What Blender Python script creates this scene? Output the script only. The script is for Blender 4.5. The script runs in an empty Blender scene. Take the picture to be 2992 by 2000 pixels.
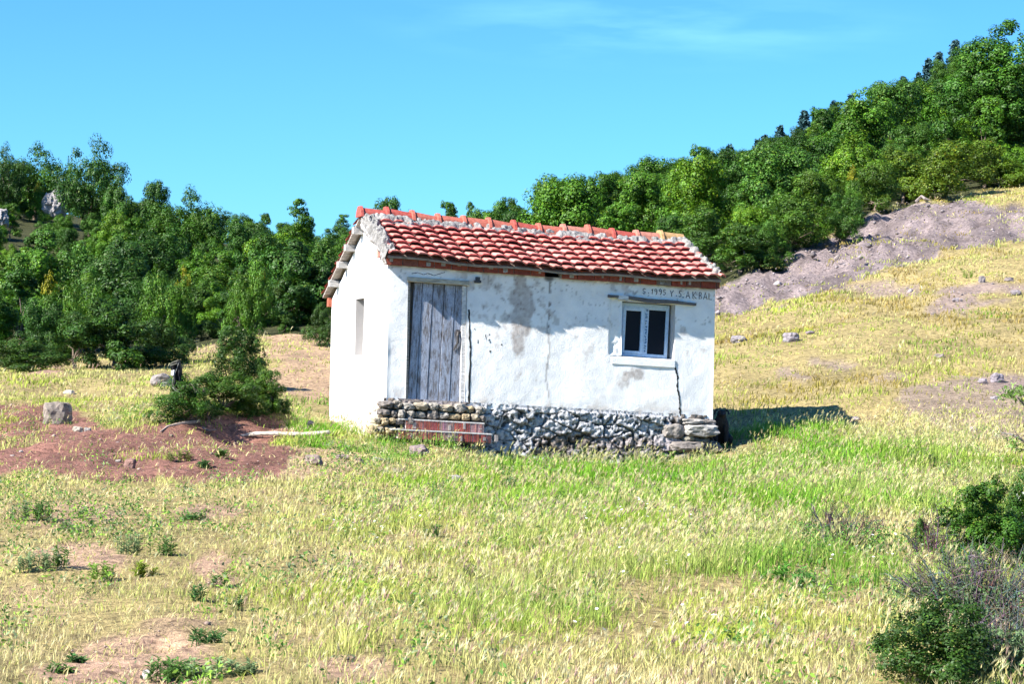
import bpy, bmesh, math, random
import numpy as np
from mathutils import Vector, Matrix, noise as mn

rad = math.radians
scene = bpy.context.scene
COL = scene.collection
rng = np.random.default_rng(7)
random.seed(7)

# ------------------------------------------------------------------ survey helpers
# bearings measured on the photograph (2992 x 2000) turned into points of the place
FPX = 6611.0
EYE = 1.6
PITCH = math.atan(120 / FPX)
ROLL = rad(1.2)
_F = np.array([0, math.cos(PITCH), math.sin(PITCH)])
_R0 = np.array([1.0, 0, 0])
_U0 = np.array([0, -math.sin(PITCH), math.cos(PITCH)])
_R = math.cos(ROLL) * _R0 + math.sin(ROLL) * _U0
_U = -math.sin(ROLL) * _R0 + math.cos(ROLL) * _U0
CAM = np.array([0, 0, EYE])


def ray(px, py):
    return _F + (px - 1496) / FPX * _R + (1000 - py) / FPX * _U


def at(px, py, Y):
    d = ray(px, py)
    return CAM + d * (Y / d[1])


def project(x, y, z):
    dx, dy, dz = x, y, z - EYE
    w = dx * _F[0] + dy * _F[1] + dz * _F[2]
    a = (dx * _R[0] + dy * _R[1] + dz * _R[2]) / w
    b = (dx * _U[0] + dy * _U[1] + dz * _U[2]) / w
    return 1496 + a * FPX, 1000 - b * FPX


# ------------------------------------------------------------------ noise
def _hash(ix, iy, seed):
    h = (ix.astype(np.int64) * 374761393 + iy.astype(np.int64) * 668265263 + seed * 974711) & 0xFFFFFFFF
    h = ((h ^ (h >> 13)) * 1274126177) & 0xFFFFFFFF
    return ((h ^ (h >> 16)) & 0xFFFFFF) / float(0xFFFFFF)


def vnoise(x, y, seed=0):
    x = np.asarray(x, float); y = np.asarray(y, float)
    ix = np.floor(x); iy = np.floor(y)
    fx = x - ix; fy = y - iy
    fx = fx * fx * (3 - 2 * fx); fy = fy * fy * (3 - 2 * fy)
    a = _hash(ix, iy, seed); b = _hash(ix + 1, iy, seed)
    c = _hash(ix, iy + 1, seed); d = _hash(ix + 1, iy + 1, seed)
    return (a * (1 - fx) + b * fx) * (1 - fy) + (c * (1 - fx) + d * fx) * fy


def fbm(x, y, seed=0, octv=4):
    s = 0; a = 0.5; t = 0
    for i in range(octv):
        s = s + a * vnoise(np.asarray(x) * 2 ** i + i * 17.3, np.asarray(y) * 2 ** i - i * 9.1, seed + i)
        t += a; a *= 0.5
    return s / t


def sstep(a, b, x):
    t = np.clip((x - a) / (b - a), 0, 1)
    return t * t * (3 - 2 * t)


# ------------------------------------------------------------------ mesh helpers
def np_mesh(name, v, faces_list, mat, color=None, smooth=False, parent=None, mats=None, midx=None):
    """faces_list: list of int arrays (n,k)."""
    me = bpy.data.meshes.new(name)
    me.vertices.add(len(v))
    me.vertices.foreach_set('co', np.ascontiguousarray(v, np.float32).ravel())
    idx = np.concatenate([f.ravel() for f in faces_list]).astype(np.int32)
    sizes = np.concatenate([np.full(len(f), f.shape[1]) for f in faces_list])
    starts = np.concatenate([[0], np.cumsum(sizes)[:-1]]).astype(np.int32)
    me.loops.add(len(idx)); me.loops.foreach_set('vertex_index', idx)
    me.polygons.add(len(sizes)); me.polygons.foreach_set('loop_start', starts)
    if smooth:
        me.polygons.foreach_set('use_smooth', np.ones(len(sizes), bool))
    for m in (mats or [mat]):
        me.materials.append(m)
    if midx is not None:
        me.polygons.foreach_set('material_index', np.asarray(midx, np.int32))
    me.update(calc_edges=True)
    me.validate()
    if color is not None:
        at_ = me.attributes.new('tint', 'FLOAT_COLOR', 'POINT')
        c = np.ones((len(v), 4), np.float32)
        color = np.asarray(color, np.float32)
        c[:, :color.shape[1]] = color
        at_.data.foreach_set('color', c.ravel())
    o = bpy.data.objects.new(name, me)
    COL.objects.link(o)
    if parent is not None:
        o.parent = parent
    return o


class MB:
    def __init__(self):
        self.v = []; self.f = []; self.c = []

    def add(self, vs, fs, col=(1, 1, 1)):
        b = len(self.v)
        self.v.extend([tuple(map(float, p)) for p in vs])
        self.c.extend([col] * len(vs) if not isinstance(col, list) else col)
        self.f.extend([tuple(i + b for i in f) for f in fs])

    def box(self, x0, x1, y0, y1, z0, z1, col=(1, 1, 1), fn=None):
        vs = [(x, y, z) for x in (x0, x1) for y in (y0, y1) for z in (z0, z1)]
        if fn: vs = [fn(*p) for p in vs]
        self.add(vs, [(0, 1, 3, 2), (4, 6, 7, 5), (0, 4, 5, 1), (2, 3, 7, 6), (0, 2, 6, 4), (1, 5, 7, 3)], col)

    def tube(self, pts, radii, n=7, col=(1, 1, 1), cap=True):
        pts = [Vector(p) for p in pts]
        rings = []
        prev = None
        for i, p in enumerate(pts):
            t = (pts[min(i + 1, len(pts) - 1)] - pts[max(i - 1, 0)])
            t = t.normalized() if t.length > 1e-9 else Vector((0, 0, 1))
            a = prev if prev else (Vector((1, 0, 0)) if abs(t.x) < 0.8 else Vector((0, 1, 0)))
            a = (a - t * a.dot(t)).normalized(); prev = a
            b = t.cross(a)
            r = radii[i] if isinstance(radii, (list, tuple)) else radii
            rings.append([p + (a * math.cos(k * 2 * math.pi / n) + b * math.sin(k * 2 * math.pi / n)) * r for k in range(n)])
        vs = [q for rg in rings for q in rg]
        fs = []
        for i in range(len(pts) - 1):
            for k in range(n):
                fs.append((i * n + k, i * n + (k + 1) % n, (i + 1) * n + (k + 1) % n, (i + 1) * n + k))
        if cap:
            fs.append(tuple(range(n))[::-1]); fs.append(tuple((len(pts) - 1) * n + k for k in range(n)))
        self.add(vs, fs, col)

    def build(self, name, mat, parent=None, smooth=False, bevel=0):
        me = bpy.data.meshes.new(name)
        me.from_pydata(self.v, [], self.f)
        me.materials.append(mat)
        at_ = me.attributes.new('tint', 'FLOAT_COLOR', 'POINT')
        c = np.ones((len(self.v), 4), np.float32); c[:, :3] = np.array([x[:3] for x in self.c])
        at_.data.foreach_set('color', c.ravel())
        bm = bmesh.new(); bm.from_mesh(me); bmesh.ops.recalc_face_normals(bm, faces=bm.faces); bm.to_mesh(me); bm.free()
        if smooth:
            for p in me.polygons: p.use_smooth = True
        o = bpy.data.objects.new(name, me); COL.objects.link(o)
        if bevel:
            m = o.modifiers.new('bevel', 'BEVEL'); m.width = bevel; m.segments = 2; m.limit_method = 'ANGLE'
        if parent is not None: o.parent = parent
        return o


def tag(o, label=None, cat=None, group=None, kind=None):
    if label: o['label'] = label
    if cat: o['category'] = cat
    if group: o['group'] = group
    if kind: o['kind'] = kind
    return o


def empty(name, loc, rz=0, label=None, cat=None, group=None):
    o = bpy.data.objects.new(name, None); COL.objects.link(o)
    o.location = loc; o.rotation_euler = (0, 0, rz)
    o.empty_display_size = 0.2
    return tag(o, label, cat, group)


# ------------------------------------------------------------------ materials
def new_mat(name):
    m = bpy.data.materials.new(name); m.use_nodes = True
    nt = m.node_tree
    for n in list(nt.nodes): nt.nodes.remove(n)
    out = nt.nodes.new('ShaderNodeOutputMaterial')
    return m, nt, out


class NB:
    def __init__(self, nt): self.nt = nt

    def n(self, typ, **kw):
        nd = self.nt.nodes.new(typ)
        for k, v in kw.items():
            if k.startswith('i_'):
                nd.inputs[k[2:].replace('_', ' ')].default_value = v
            else:
                setattr(nd, k, v)
        return nd

    def l(self, a, b): self.nt.links.new(a, b)

    def attr(self, name='tint'):
        return self.n('ShaderNodeAttribute', attribute_name=name)

    def noise(self, scale, detail=4, rough=0.6, vec=None, mapscale=None, coord='Object'):
        tc = self.n('ShaderNodeTexCoord')
        v = tc.outputs[coord]
        if mapscale:
            mp = self.n('ShaderNodeMapping'); mp.inputs['Scale'].default_value = mapscale
            self.l(v, mp.inputs['Vector']); v = mp.outputs['Vector']
        t = self.n('ShaderNodeTexNoise'); t.inputs['Scale'].default_value = scale
        t.inputs['Detail'].default_value = detail; t.inputs['Roughness'].default_value = rough
        self.l(v, t.inputs['Vector'])
        return t.outputs['Fac']

    def ramp(self, fac, stops):
        r = self.n('ShaderNodeValToRGB')
        els = r.color_ramp.elements
        while len(els) < len(stops): els.new(0.5)
        for e, (p, c) in zip(els, stops):
            e.position = p; e.color = (*c, 1) if len(c) == 3 else c
        self.l(fac, r.inputs['Fac']); return r.outputs['Color']

    def mix(self, fac, a, b, typ='MIX'):
        m = self.n('ShaderNodeMix', data_type='RGBA', blend_type=typ)
        for val, s in ((fac, m.inputs[0]), (a, m.inputs[6]), (b, m.inputs[7])):
            if hasattr(val, 'is_linked') or hasattr(val, 'links'): self.l(val, s)
            elif isinstance(val, (int, float)): s.default_value = val
            else: s.default_value = (*val, 1)
        return m.outputs[2]

    def bump(self, h, strength=0.5, dist=0.02):
        b = self.n('ShaderNodeBump'); b.inputs['Strength'].default_value = strength
        b.inputs['Distance'].default_value = dist
        self.l(h, b.inputs['Height']); return b.outputs['Normal']

    def pbsdf(self, col, rough=0.8, normal=None, spec=0.3):
        p = self.n('ShaderNodeBsdfPrincipled')
        if hasattr(col, 'links'): self.l(col, p.inputs['Base Color'])
        else: p.inputs['Base Color'].default_value = (*col, 1)
        if hasattr(rough, 'links'): self.l(rough, p.inputs['Roughness'])
        else: p.inputs['Roughness'].default_value = rough
        p.inputs['Specular IOR Level'].default_value = spec
        if normal is not None: self.l(normal, p.inputs['Normal'])
        return p


def mat_tint(name, mscale=30, lo=0.65, hi=1.25, rough=0.85, bump=0.5, bdist=0.01, spec=0.25, coord='Object', mapscale=None):
    """vertex tint times a noise, with a bump"""
    m, nt, out = new_mat(name); b = NB(nt)
    n1 = b.noise(mscale, 6, 0.65, coord=coord, mapscale=mapscale)
    var = b.ramp(n1, [(0.3, (lo,) * 3), (0.7, (hi,) * 3)])
    col = b.mix(1.0, b.attr().outputs['Color'], var, 'MULTIPLY')
    p = b.pbsdf(col, rough, b.bump(n1, bump, bdist), spec)
    b.l(p.outputs[0], out.inputs[0]); return m


def mat_leaf(name, transl=0.16, rough=0.55, spec=0.25):
    m, nt, out = new_mat(name); b = NB(nt)
    oi = b.n('ShaderNodeObjectInfo')
    col = b.mix(1.0, b.attr().outputs['Color'], oi.outputs['Color'], 'MULTIPLY')
    p = b.pbsdf(col, rough, None, spec)
    t = b.n('ShaderNodeBsdfTranslucent')
    tc = b.mix(1.0, col, (1.3, 1.35, 0.5), 'MULTIPLY')
    b.l(tc, t.inputs['Color'])
    mx = b.n('ShaderNodeMixShader'); mx.inputs[0].default_value = transl
    b.l(p.outputs[0], mx.inputs[1]); b.l(t.outputs[0], mx.inputs[2])
    b.l(mx.outputs[0], out.inputs[0]); return m


def mat_grass(name):
    m, nt, out = new_mat(name); b = NB(nt)
    col = b.attr().outputs['Color']
    p = b.n('ShaderNodeBsdfDiffuse'); b.l(col, p.inputs['Color'])
    t = b.n('ShaderNodeBsdfTranslucent'); b.l(col, t.inputs['Color'])
    mx = b.n('ShaderNodeMixShader'); mx.inputs[0].default_value = 0.35
    b.l(p.outputs[0], mx.inputs[1]); b.l(t.outputs[0], mx.inputs[2])
    b.l(mx.outputs[0], out.inputs[0]); return m


M = {}
M['grass'] = mat_grass('grass_blades')
M['leaf'] = mat_leaf('leaves')
M['needle'] = mat_leaf('needles', 0.1, 0.7)
M['bark'] = mat_tint('bark', 14, 0.5, 1.3, 0.95, 0.8, 0.02)
M['rock'] = mat_tint('rock', 9, 0.5, 1.35, 0.9, 0.9, 0.03)
M['wood'] = mat_tint('weathered_timber', 10, 0.45, 1.3, 0.9, 0.7, 0.01, mapscale=(1, 1, 6))
M['tile'] = mat_tint('fired_clay', 26, 0.62, 1.35, 0.85, 0.5, 0.006)
M['mortar'] = mat_tint('lumpy_mortar', 22, 0.5, 1.3, 0.95, 1.0, 0.03)
M['rubble'] = mat_tint('rubble_masonry', 18, 0.45, 1.3, 0.95, 1.0, 0.03)
M['dark'] = mat_tint('dark_iron', 40, 0.7, 1.2, 0.6, 0.3, 0.003)
M['cloth'] = mat_tint('cloth', 30, 0.7, 1.2, 0.9, 0.3, 0.01)

# ground
def make_ground_mat():
    m, nt, out = new_mat('soil_and_litter'); b = NB(nt)
    n1 = b.noise(1.3, 8, 0.65); n2 = b.noise(11, 7, 0.7); n3 = b.noise(55, 4, 0.7)
    v1 = b.ramp(n1, [(0.3, (0.72, 0.72, 0.74)), (0.7, (1.25, 1.22, 1.18))])
    v2 = b.ramp(n2, [(0.34, (0.42, 0.40, 0.40)), (0.5, (1, 1, 1)), (0.68, (1.45, 1.42, 1.38))])
    v3 = b.ramp(n3, [(0.35, (0.7, 0.7, 0.7)), (0.65, (1.25, 1.25, 1.25))])
    c = b.mix(1.0, b.attr().outputs['Color'], v1, 'MULTIPLY')
    c = b.mix(1.0, c, v2, 'MULTIPLY'); c = b.mix(1.0, c, v3, 'MULTIPLY')
    add = b.n('ShaderNodeMath', operation='ADD'); b.l(n2, add.inputs[0])
    ml = b.n('ShaderNodeMath', operation='MULTIPLY'); b.l(n3, ml.inputs[0]); ml.inputs[1].default_value = 0.35
    b.l(ml.outputs[0], add.inputs[1])
    p = b.pbsdf(c, 0.95, b.bump(add.outputs[0], 1.0, 0.09), 0.1)
    b.l(p.outputs[0], out.inputs[0]); return m
M['ground'] = make_ground_mat()

def make_plaster():
    m, nt, out = new_mat('limewashed_plaster'); b = NB(nt)
    a = b.attr('tint')
    sep = b.n('ShaderNodeSeparateColor'); b.l(a.outputs['Color'], sep.inputs[0])
    n1 = b.noise(3.0, 6, 0.6); n2 = b.noise(120, 5, 0.7); n3 = b.noise(42, 5, 0.65)
    base = b.ramp(n1, [(0.32, (0.70, 0.70, 0.70)), (0.6, (0.84, 0.83, 0.81))])
    c = b.mix(sep.outputs[0], base, (0.42, 0.37, 0.34))     # brown damp stains, also shade painted in wall openings
    c = b.mix(sep.outputs[1], c, (0.16, 0.14, 0.13))        # dark mould and rust runs, also painted shade of the recesses
    c = b.mix(sep.outputs[2], c, (0.50, 0.40, 0.30))        # earth splash at the foot
    add = b.n('ShaderNodeMath', operation='ADD'); b.l(n2, add.inputs[0]); b.l(n3, add.inputs[1])
    p = b.pbsdf(c, 0.92, b.bump(add.outputs[0], 0.9, 0.009), 0.15)
    b.l(p.outputs[0], out.inputs[0]); return m
M['plaster'] = make_plaster()

def make_door_mat():
    m, nt, out = new_mat('peeling_blue_paint'); b = NB(nt)
    g = b.noise(9, 7, 0.75, mapscale=(6, 6, 0.8)); w = b.noise(5.0, 6, 0.7, mapscale=(2.5, 2.5, 0.9)); fine = b.noise(60, 4, 0.7, mapscale=(2, 2, 0.5))
    paint = b.ramp(fine, [(0.3, (0.19, 0.22, 0.28)), (0.7, (0.40, 0.44, 0.53))])
    bare = b.ramp(g, [(0.35, (0.075, 0.07, 0.075)), (0.65, (0.24, 0.225, 0.225))])
    add = b.n('ShaderNodeMath', operation='ADD'); b.l(g, add.inputs[0]); b.l(w, add.inputs[1])
    hl = b.n('ShaderNodeMath', operation='MULTIPLY'); b.l(add.outputs[0], hl.inputs[0]); hl.inputs[1].default_value = 0.5
    f = b.ramp(hl.outputs[0], [(0.43, (1, 1, 1)), (0.54, (0, 0, 0))])
    c = b.mix(f, paint, bare)
    c = b.mix(1.0, c, b.attr().outputs['Color'], 'MULTIPLY')
    p = b.pbsdf(c, 0.8, b.bump(g, 0.6, 0.006), 0.2)
    b.l(p.outputs[0], out.inputs[0]); return m
M['door'] = make_door_mat()

def simple(name, col, rough=0.6, spec=0.4):
    m, nt, out = new_mat(name); b = NB(nt)
    n1 = b.noise(25, 4, 0.6)
    v = b.ramp(n1, [(0.3, tuple(c * 0.85 for c in col)), (0.7, tuple(min(1, c * 1.08) for c in col))])
    p = b.pbsdf(v, rough, b.bump(n1, 0.1, 0.003), spec); b.l(p.outputs[0], out.inputs[0]); return m
M['upvc'] = simple('shade_tinted_plastic', (0.46, 0.58, 0.73), 0.4)  # white plastic, with the blue of its shade put into the colour
M['pane'] = simple('dark_pane', (0.006, 0.009, 0.016), 0.5, 0.12)
M['ink'] = simple('scratched_letters', (0.07, 0.07, 0.08), 0.9, 0.1)
M['crack'] = simple('crack_shadow', (0.03, 0.03, 0.03), 0.95, 0.05)
M['tape'] = simple('printed_film', (0.10, 0.20, 0.36), 0.5)

# ------------------------------------------------------------------ terrain
DEP = np.array([6, 12, 18, 24, 28, 32, 36, 42, 50, 60, 70, 80, 100, 130, 160, 200, 260, 420.])
COLS = np.array([-400, 0, 500, 900, 1500, 2100, 2500, 2992, 3500.])
TAB = np.array([
    [2883] * 9,
    [2000] * 9,
    [1660, 1650, 1640, 1640, 1640, 1650, 1640, 1640, 1640],
    [1440, 1440, 1440, 1435, 1475, 1490, 1470, 1480, 1480],
    [1330, 1330, 1340, 1350, 1415, 1440, 1400, 1420, 1420],
    [1225, 1225, 1238, 1268, 1366, 1402, 1310, 1320, 1320],
    [1170, 1170, 1178, 1224, 1300, 1275, 1200, 1220, 1220],
    [1110, 1100, 1095, 1115, 1170, 1105, 1080, 1080, 1080],
    [1060, 1060, 1040, 1010, 1065, 990, 915, 900, 880],
    [1040, 1040, 1000, 930, 960, 812, 790, 720, 700],
    [1020, 1020, 980, 900, 880, 735, 605, 600, 560],
    [1000, 990, 950, 880, 830, 705, 580, 530, 480],
    [880, 880, 900, 850, 790, 665, 530, 440, 380],
    [680, 700, 760, 780, 730, 615, 460, 330, 270],
    [560, 590, 700, 750, 700, 585, 410, 240, 160],
    [540, 580, 700, 740, 680, 565, 380, 180, 90],
    [620, 650, 740, 760, 720, 570, 380, 165, 60],
    [800, 800, 850, 850, 800, 620, 430, 260, 150]], float)
GC = np.arange(-400, 3501, 50.0)
GL = np.linspace(math.log(6), math.log(420), 150)
ZT = np.zeros(TAB.shape)
for i, d in enumerate(DEP):
    for j, c in enumerate(COLS):
        ZT[i, j] = 0.0 if i == 0 else at(c, TAB[i, j], d)[2]
_tmp = np.array([np.interp(GC, COLS, (ZT[i] - EYE) / DEP[i]) for i in range(len(DEP))])
ZG = np.array([np.interp(GL, np.log(DEP), _tmp[:, j]) for j in range(len(GC))]).T
for _ in range(3):
    k = np.array([1, 2, 3, 2, 1.]); k /= k.sum()
    P = np.pad(ZG, ((2, 2), (0, 0)), mode='reflect', reflect_type='odd'); ZG = sum(k[i] * P[i:i + ZG.shape[0]] for i in range(5))
    P = np.pad(ZG, ((0, 0), (2, 2)), mode='reflect', reflect_type='odd'); ZG = sum(k[i] * P[:, i:i + ZG.shape[1]] for i in range(5))

BUMPS = []      # (x, y, rx, ry, height)


def gz(x, y, detail=True):
    x = np.asarray(x, float); y = np.asarray(y, float)
    yy = np.clip(y, 6.0, 419.0)
    c = np.clip(1496 + FPX * x / yy, -399, 3499)
    fc = (c + 400) / 50; fl = (np.log(yy) - GL[0]) / (GL[1] - GL[0])
    ic = np.clip(fc.astype(int), 0, len(GC) - 2); il = np.clip(fl.astype(int), 0, len(GL) - 2)
    fc = fc - ic; fl = fl - il
    e = (ZG[il, ic] * (1 - fc) + ZG[il, ic + 1] * fc) * (1 - fl) + (ZG[il + 1, ic] * (1 - fc) + ZG[il + 1, ic + 1] * fc) * fl
    z = EYE + e * yy
    if detail:
        amp = np.clip(yy / 30.0, 0.3, 6)
        z = z + (fbm(x * 0.55, y * 0.40, 3, 4) - 0.5) * 0.22 * np.minimum(amp, 2.0)
        z = z + (fbm(x * 2.6, y * 2.2, 9, 3) - 0.5) * 0.07
        for bx, by, rx, ry, h in BUMPS:
            z = z + h * np.exp(-((x - bx) / rx) ** 2 - ((y - by) / ry) ** 2)
    return z


def hit(px, py, lo=7.0, hi=300.0):
    """where the line of sight through a pixel of the photograph meets the ground"""
    d = ray(px, py)
    Y = np.exp(np.linspace(math.log(lo), math.log(hi), 900))
    P = CAM[None] + d[None] * (Y / d[1])[:, None]
    below = P[:, 2] < gz(P[:, 0], P[:, 1])
    i = int(np.argmax(below)) if below.any() else len(Y) - 1
    x, y = P[i, 0], P[i, 1]
    return float(x), float(y), float(gz(x, y))


def bump_px(px, py, rx, ry, h):
    x, y, z = hit(px, py); BUMPS.append((x, y, rx, ry, h))


bump_px(570, 1228, 0.62, 0.7, 0.30)
bump_px(790, 1235, 0.42, 0.45, 0.26)
bump_px(705, 1272, 0.40, 0.42, -0.50)
bump_px(620, 1330, 0.5, 0.9, 0.07)
bump_px(560, 1470, 0.45, 0.5, 0.06)
BUMPS.append((at(1850, 1350, 33.1)[0], 33.0, .95, .8, -.36))
BUMPS.append((at(1560, 1350, 32.7)[0], 32.6, .6, .6, -.08))
BUMPS.append((at(1290, 1300, 32.2)[0], 32.2, .6, .35, .06))
bump_px(490, 1885, 0.14, 0.16, -0.13)
bump_px(500, 1850, 0.3, 0.3, 0.07)
bump_px(620, 1870, 0.10, 0.12, -0.08)


def in_poly(px, py, poly):
    inside = np.zeros(px.shape, bool)
    n = len(poly); j = n - 1
    for i in range(n):
        xi, yi = poly[i]; xj, yj = poly[j]
        cond = ((yi > py) != (yj > py)) & (px < (xj - xi) * (py - yi) / (yj - yi + 1e-9) + xi)
        inside ^= cond; j = i
    return inside


RED = [[(-700, 1195), (150, 1190), (250, 1215), (330, 1250), (450, 1235), (520, 1240), (620, 1215), (760, 1215), (850, 1255), (870, 1285), (780, 1300), (900, 1330), (830, 1395), (640, 1415), (430, 1400), (200, 1385), (-700, 1375)]]
THIN = [[(750, 965), (860, 945), (990, 950), (990, 1150), (900, 1175), (820, 1150), (790, 1060)],
        [(700, 1300), (960, 1310), (1120, 1370), (900, 1400), (700, 1390)],
        [(2620, 1130), (2992, 1090), (3300, 1100), (3300, 1290), (2900, 1290), (2640, 1240)]]
GREY = [[(2050, 800), (2230, 715), (2400, 700), (2530, 620), (2620, 570), (2720, 590), (2992, 590), (3500, 540), (3500, 640), (2992, 685), (2760, 735), (2600, 790), (2500, 830), (2300, 890), (2050, 935)]]
SPOTS = [(600, 1500, 90, 26, .8), (200, 1500, 190, 40, .55), (240, 1620, 120, 40, .8), (610, 1640, 60, 40, .8), (650, 1690, 60, 22, .7), (420, 1905, 230, 55, .75),
         (330, 1970, 260, 50, .85), (1020, 1960, 130, 40, .8), (560, 1830, 130, 30, .5), (120, 1750, 140, 40, .3), (2880, 850, 150, 22, .8), (2560, 850, 130, 18, .7),
         (2960, 1130, 90, 26, .8), (2450, 1060, 60, 14, .6), (2720, 905, 40, 14, .7), (2790, 880, 80, 16, .8), (2600, 1100, 70, 18, .5), (2330, 1095, 40, 12, .6),
         (130, 1085, 60, 16, .9), (620, 1000, 60, 40, .5), (890, 1060, 70, 40, .5), (2880, 1230, 160, 40, .4), (1000, 1400, 60, 18, .4)]


def zones(x, y, z):
    """red earth, grey earth, how bare; all as noise edged patches of the terrain"""
    px, py = project(x, y, z)
    wx = px + (fbm(x * 1.1, y * .8, 21, 4) - .5) * 130
    wy = py + (fbm(x * 1.1 + 50, y * .8, 22, 4) - .5) * 60
    red = np.zeros(px.shape); grey = np.zeros(px.shape); bare = np.zeros(px.shape)
    for p in RED: red = np.maximum(red, in_poly(wx, wy, p))
    for p in GREY: grey = np.maximum(grey, in_poly(wx, wy, p))
    for p in THIN: bare = np.maximum(bare, 0.6 * in_poly(wx, wy, p))
    for cx, cy, rx, ry, s in SPOTS:
        q = ((wx - cx) / rx) ** 2 + ((wy - cy) / ry) ** 2
        bare = np.maximum(bare, s * sstep(1.35, 0.6, q))
    tuft = sstep(.60, .68, fbm(x * 1.4, y * .9, 25, 4))
    bare = np.maximum(bare, np.maximum(red * (.97 - .6 * tuft), grey * (.985 - .55 * tuft)))
    return px, py, red, grey, bare


# house frame -----------------------------------------------------------------
YAW = rad(18)
EX = np.array([math.cos(YAW), math.sin(YAW), 0]); EY = np.array([-math.sin(YAW), math.cos(YAW), 0])
O = at(1129, 1168, 32.5)
KS = 0.036          # the old hut has settled: everything dips to the right
LEN, DEPTH = 5.08, 3.5


def uv_of(x, y):
    return (x - O[0]) * EX[0] + (y - O[1]) * EX[1], (x - O[0]) * EY[0] + (y - O[1]) * EY[1]


def build_ground():
    cols = np.concatenate([np.linspace(-9000, -450, 30), np.arange(-400, 3401, 18.0), np.linspace(3450, 12000, 30)])
    deps = np.concatenate([np.linspace(0.8, 5.8, 10), np.exp(np.linspace(math.log(6), math.log(420), 430))])
    D, C = np.meshgrid(deps, cols, indexing='ij')
    X = (C - 1496) / FPX * D; Y = D
    X = np.where(D < 6, (C - 1496) / FPX * 6, X)
    Z = gz(X, Y)
    px, py, red, grey, bare = zones(X, Y, Z)
    # runnels in the eroded bank
    rl = np.abs(fbm(X * 0.9, Y * 0.25, 31, 4) - .5) * 2
    rl2 = np.abs(fbm(X * 2.6, Y * 0.55, 33, 4) - .5) * 2
    Z = Z - grey * (0.16 * (1 - sstep(0, .35, rl)) + 0.13 * (1 - sstep(0, .3, rl2)) + 0.22 * (fbm(X * 1.4, Y * .7, 35, 6) - .5) + .28 * (fbm(X * 5, Y * 2, 36, 4) - .5))
    Z = Z + np.maximum(red, bare * .7) * (0.16 * (fbm(X * 3.2, Y * 2.2, 37, 5) - .5) + .05 * (fbm(X * 11, Y * 6, 38, 3) - .5))
    n = fbm(X * .6, Y * .5, 41, 4)[..., None]
    straw = np.array([0.36, 0.29, 0.13]) * (0.75 + 0.5 * n)
    soilr = np.array([0.25, 0.128, 0.098]) * (0.5 + 1.0 * fbm(X * 2.2, Y * 1.1, 45, 5)[..., None])
    soilg = np.array([0.25, 0.205, 0.20]) * (0.25 + 1.45 * fbm(X * 2.6, Y * .7, 43, 5)[..., None])
    soilf = np.array([0.50, 0.32, 0.235]) * (0.8 + 0.4 * n)
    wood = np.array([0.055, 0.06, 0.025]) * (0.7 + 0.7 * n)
    right = sstep(1700, 2300, px)[..., None]
    col = straw.copy()
    thin = soilf * (1 - right) + np.array([0.31, 0.235, 0.225]) * right
    b_ = bare[..., None]
    col = col * (1 - b_) + thin * b_
    col = np.where(red[..., None] > .5, soilr, col)
    col = np.where(grey[..., None] > .5, soilg, col)
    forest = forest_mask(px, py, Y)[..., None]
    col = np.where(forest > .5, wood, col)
    nr, nc = D.shape
    v = np.stack([X, Y, Z], -1).reshape(-1, 3)
    i = np.arange(nr * nc).reshape(nr, nc)
    f = np.stack([i[:-1, :-1], i[:-1, 1:], i[1:, 1:], i[1:, :-1]], -1).reshape(-1, 4)
    o = np_mesh('ground', v, [f], M['ground'], col.reshape(-1, 3), smooth=True)
    tag(o, 'sloping pasture earth rising into wooded hills', None, None, 'structure')


def forest_edge(col):
    """distance at which the wood begins, by bearing"""
    return np.interp(col, [-400, 0, 450, 700, 1000, 1500, 2050, 2200, 2500, 2700, 2992, 3500], [44, 46, 49, 54, 54, 56, 59, 61, 68, 74, 77, 80])


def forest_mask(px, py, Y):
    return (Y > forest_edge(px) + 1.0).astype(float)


# ------------------------------------------------------------------ grass
def blades(P, h, lean, w, face, colb, colt):
    """leaf blades: base pair, mid pair, tip"""
    n = len(P)
    side = np.stack([np.cos(face), np.sin(face), np.zeros(n)], -1) * (w / 2)[:, None]
    up = np.zeros((n, 3)); up[:, 2] = 1
    mid = P + up * (h * .55)[:, None] + lean * (h * .28)[:, None]
    tip = P + up * (h * .95)[:, None] + lean * (h * .8)[:, None]
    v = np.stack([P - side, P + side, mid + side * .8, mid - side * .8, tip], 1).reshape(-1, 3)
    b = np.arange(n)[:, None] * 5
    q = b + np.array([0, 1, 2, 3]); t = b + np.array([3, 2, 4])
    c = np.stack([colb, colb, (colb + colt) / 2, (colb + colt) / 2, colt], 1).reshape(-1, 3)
    return v, q, t, c


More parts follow.
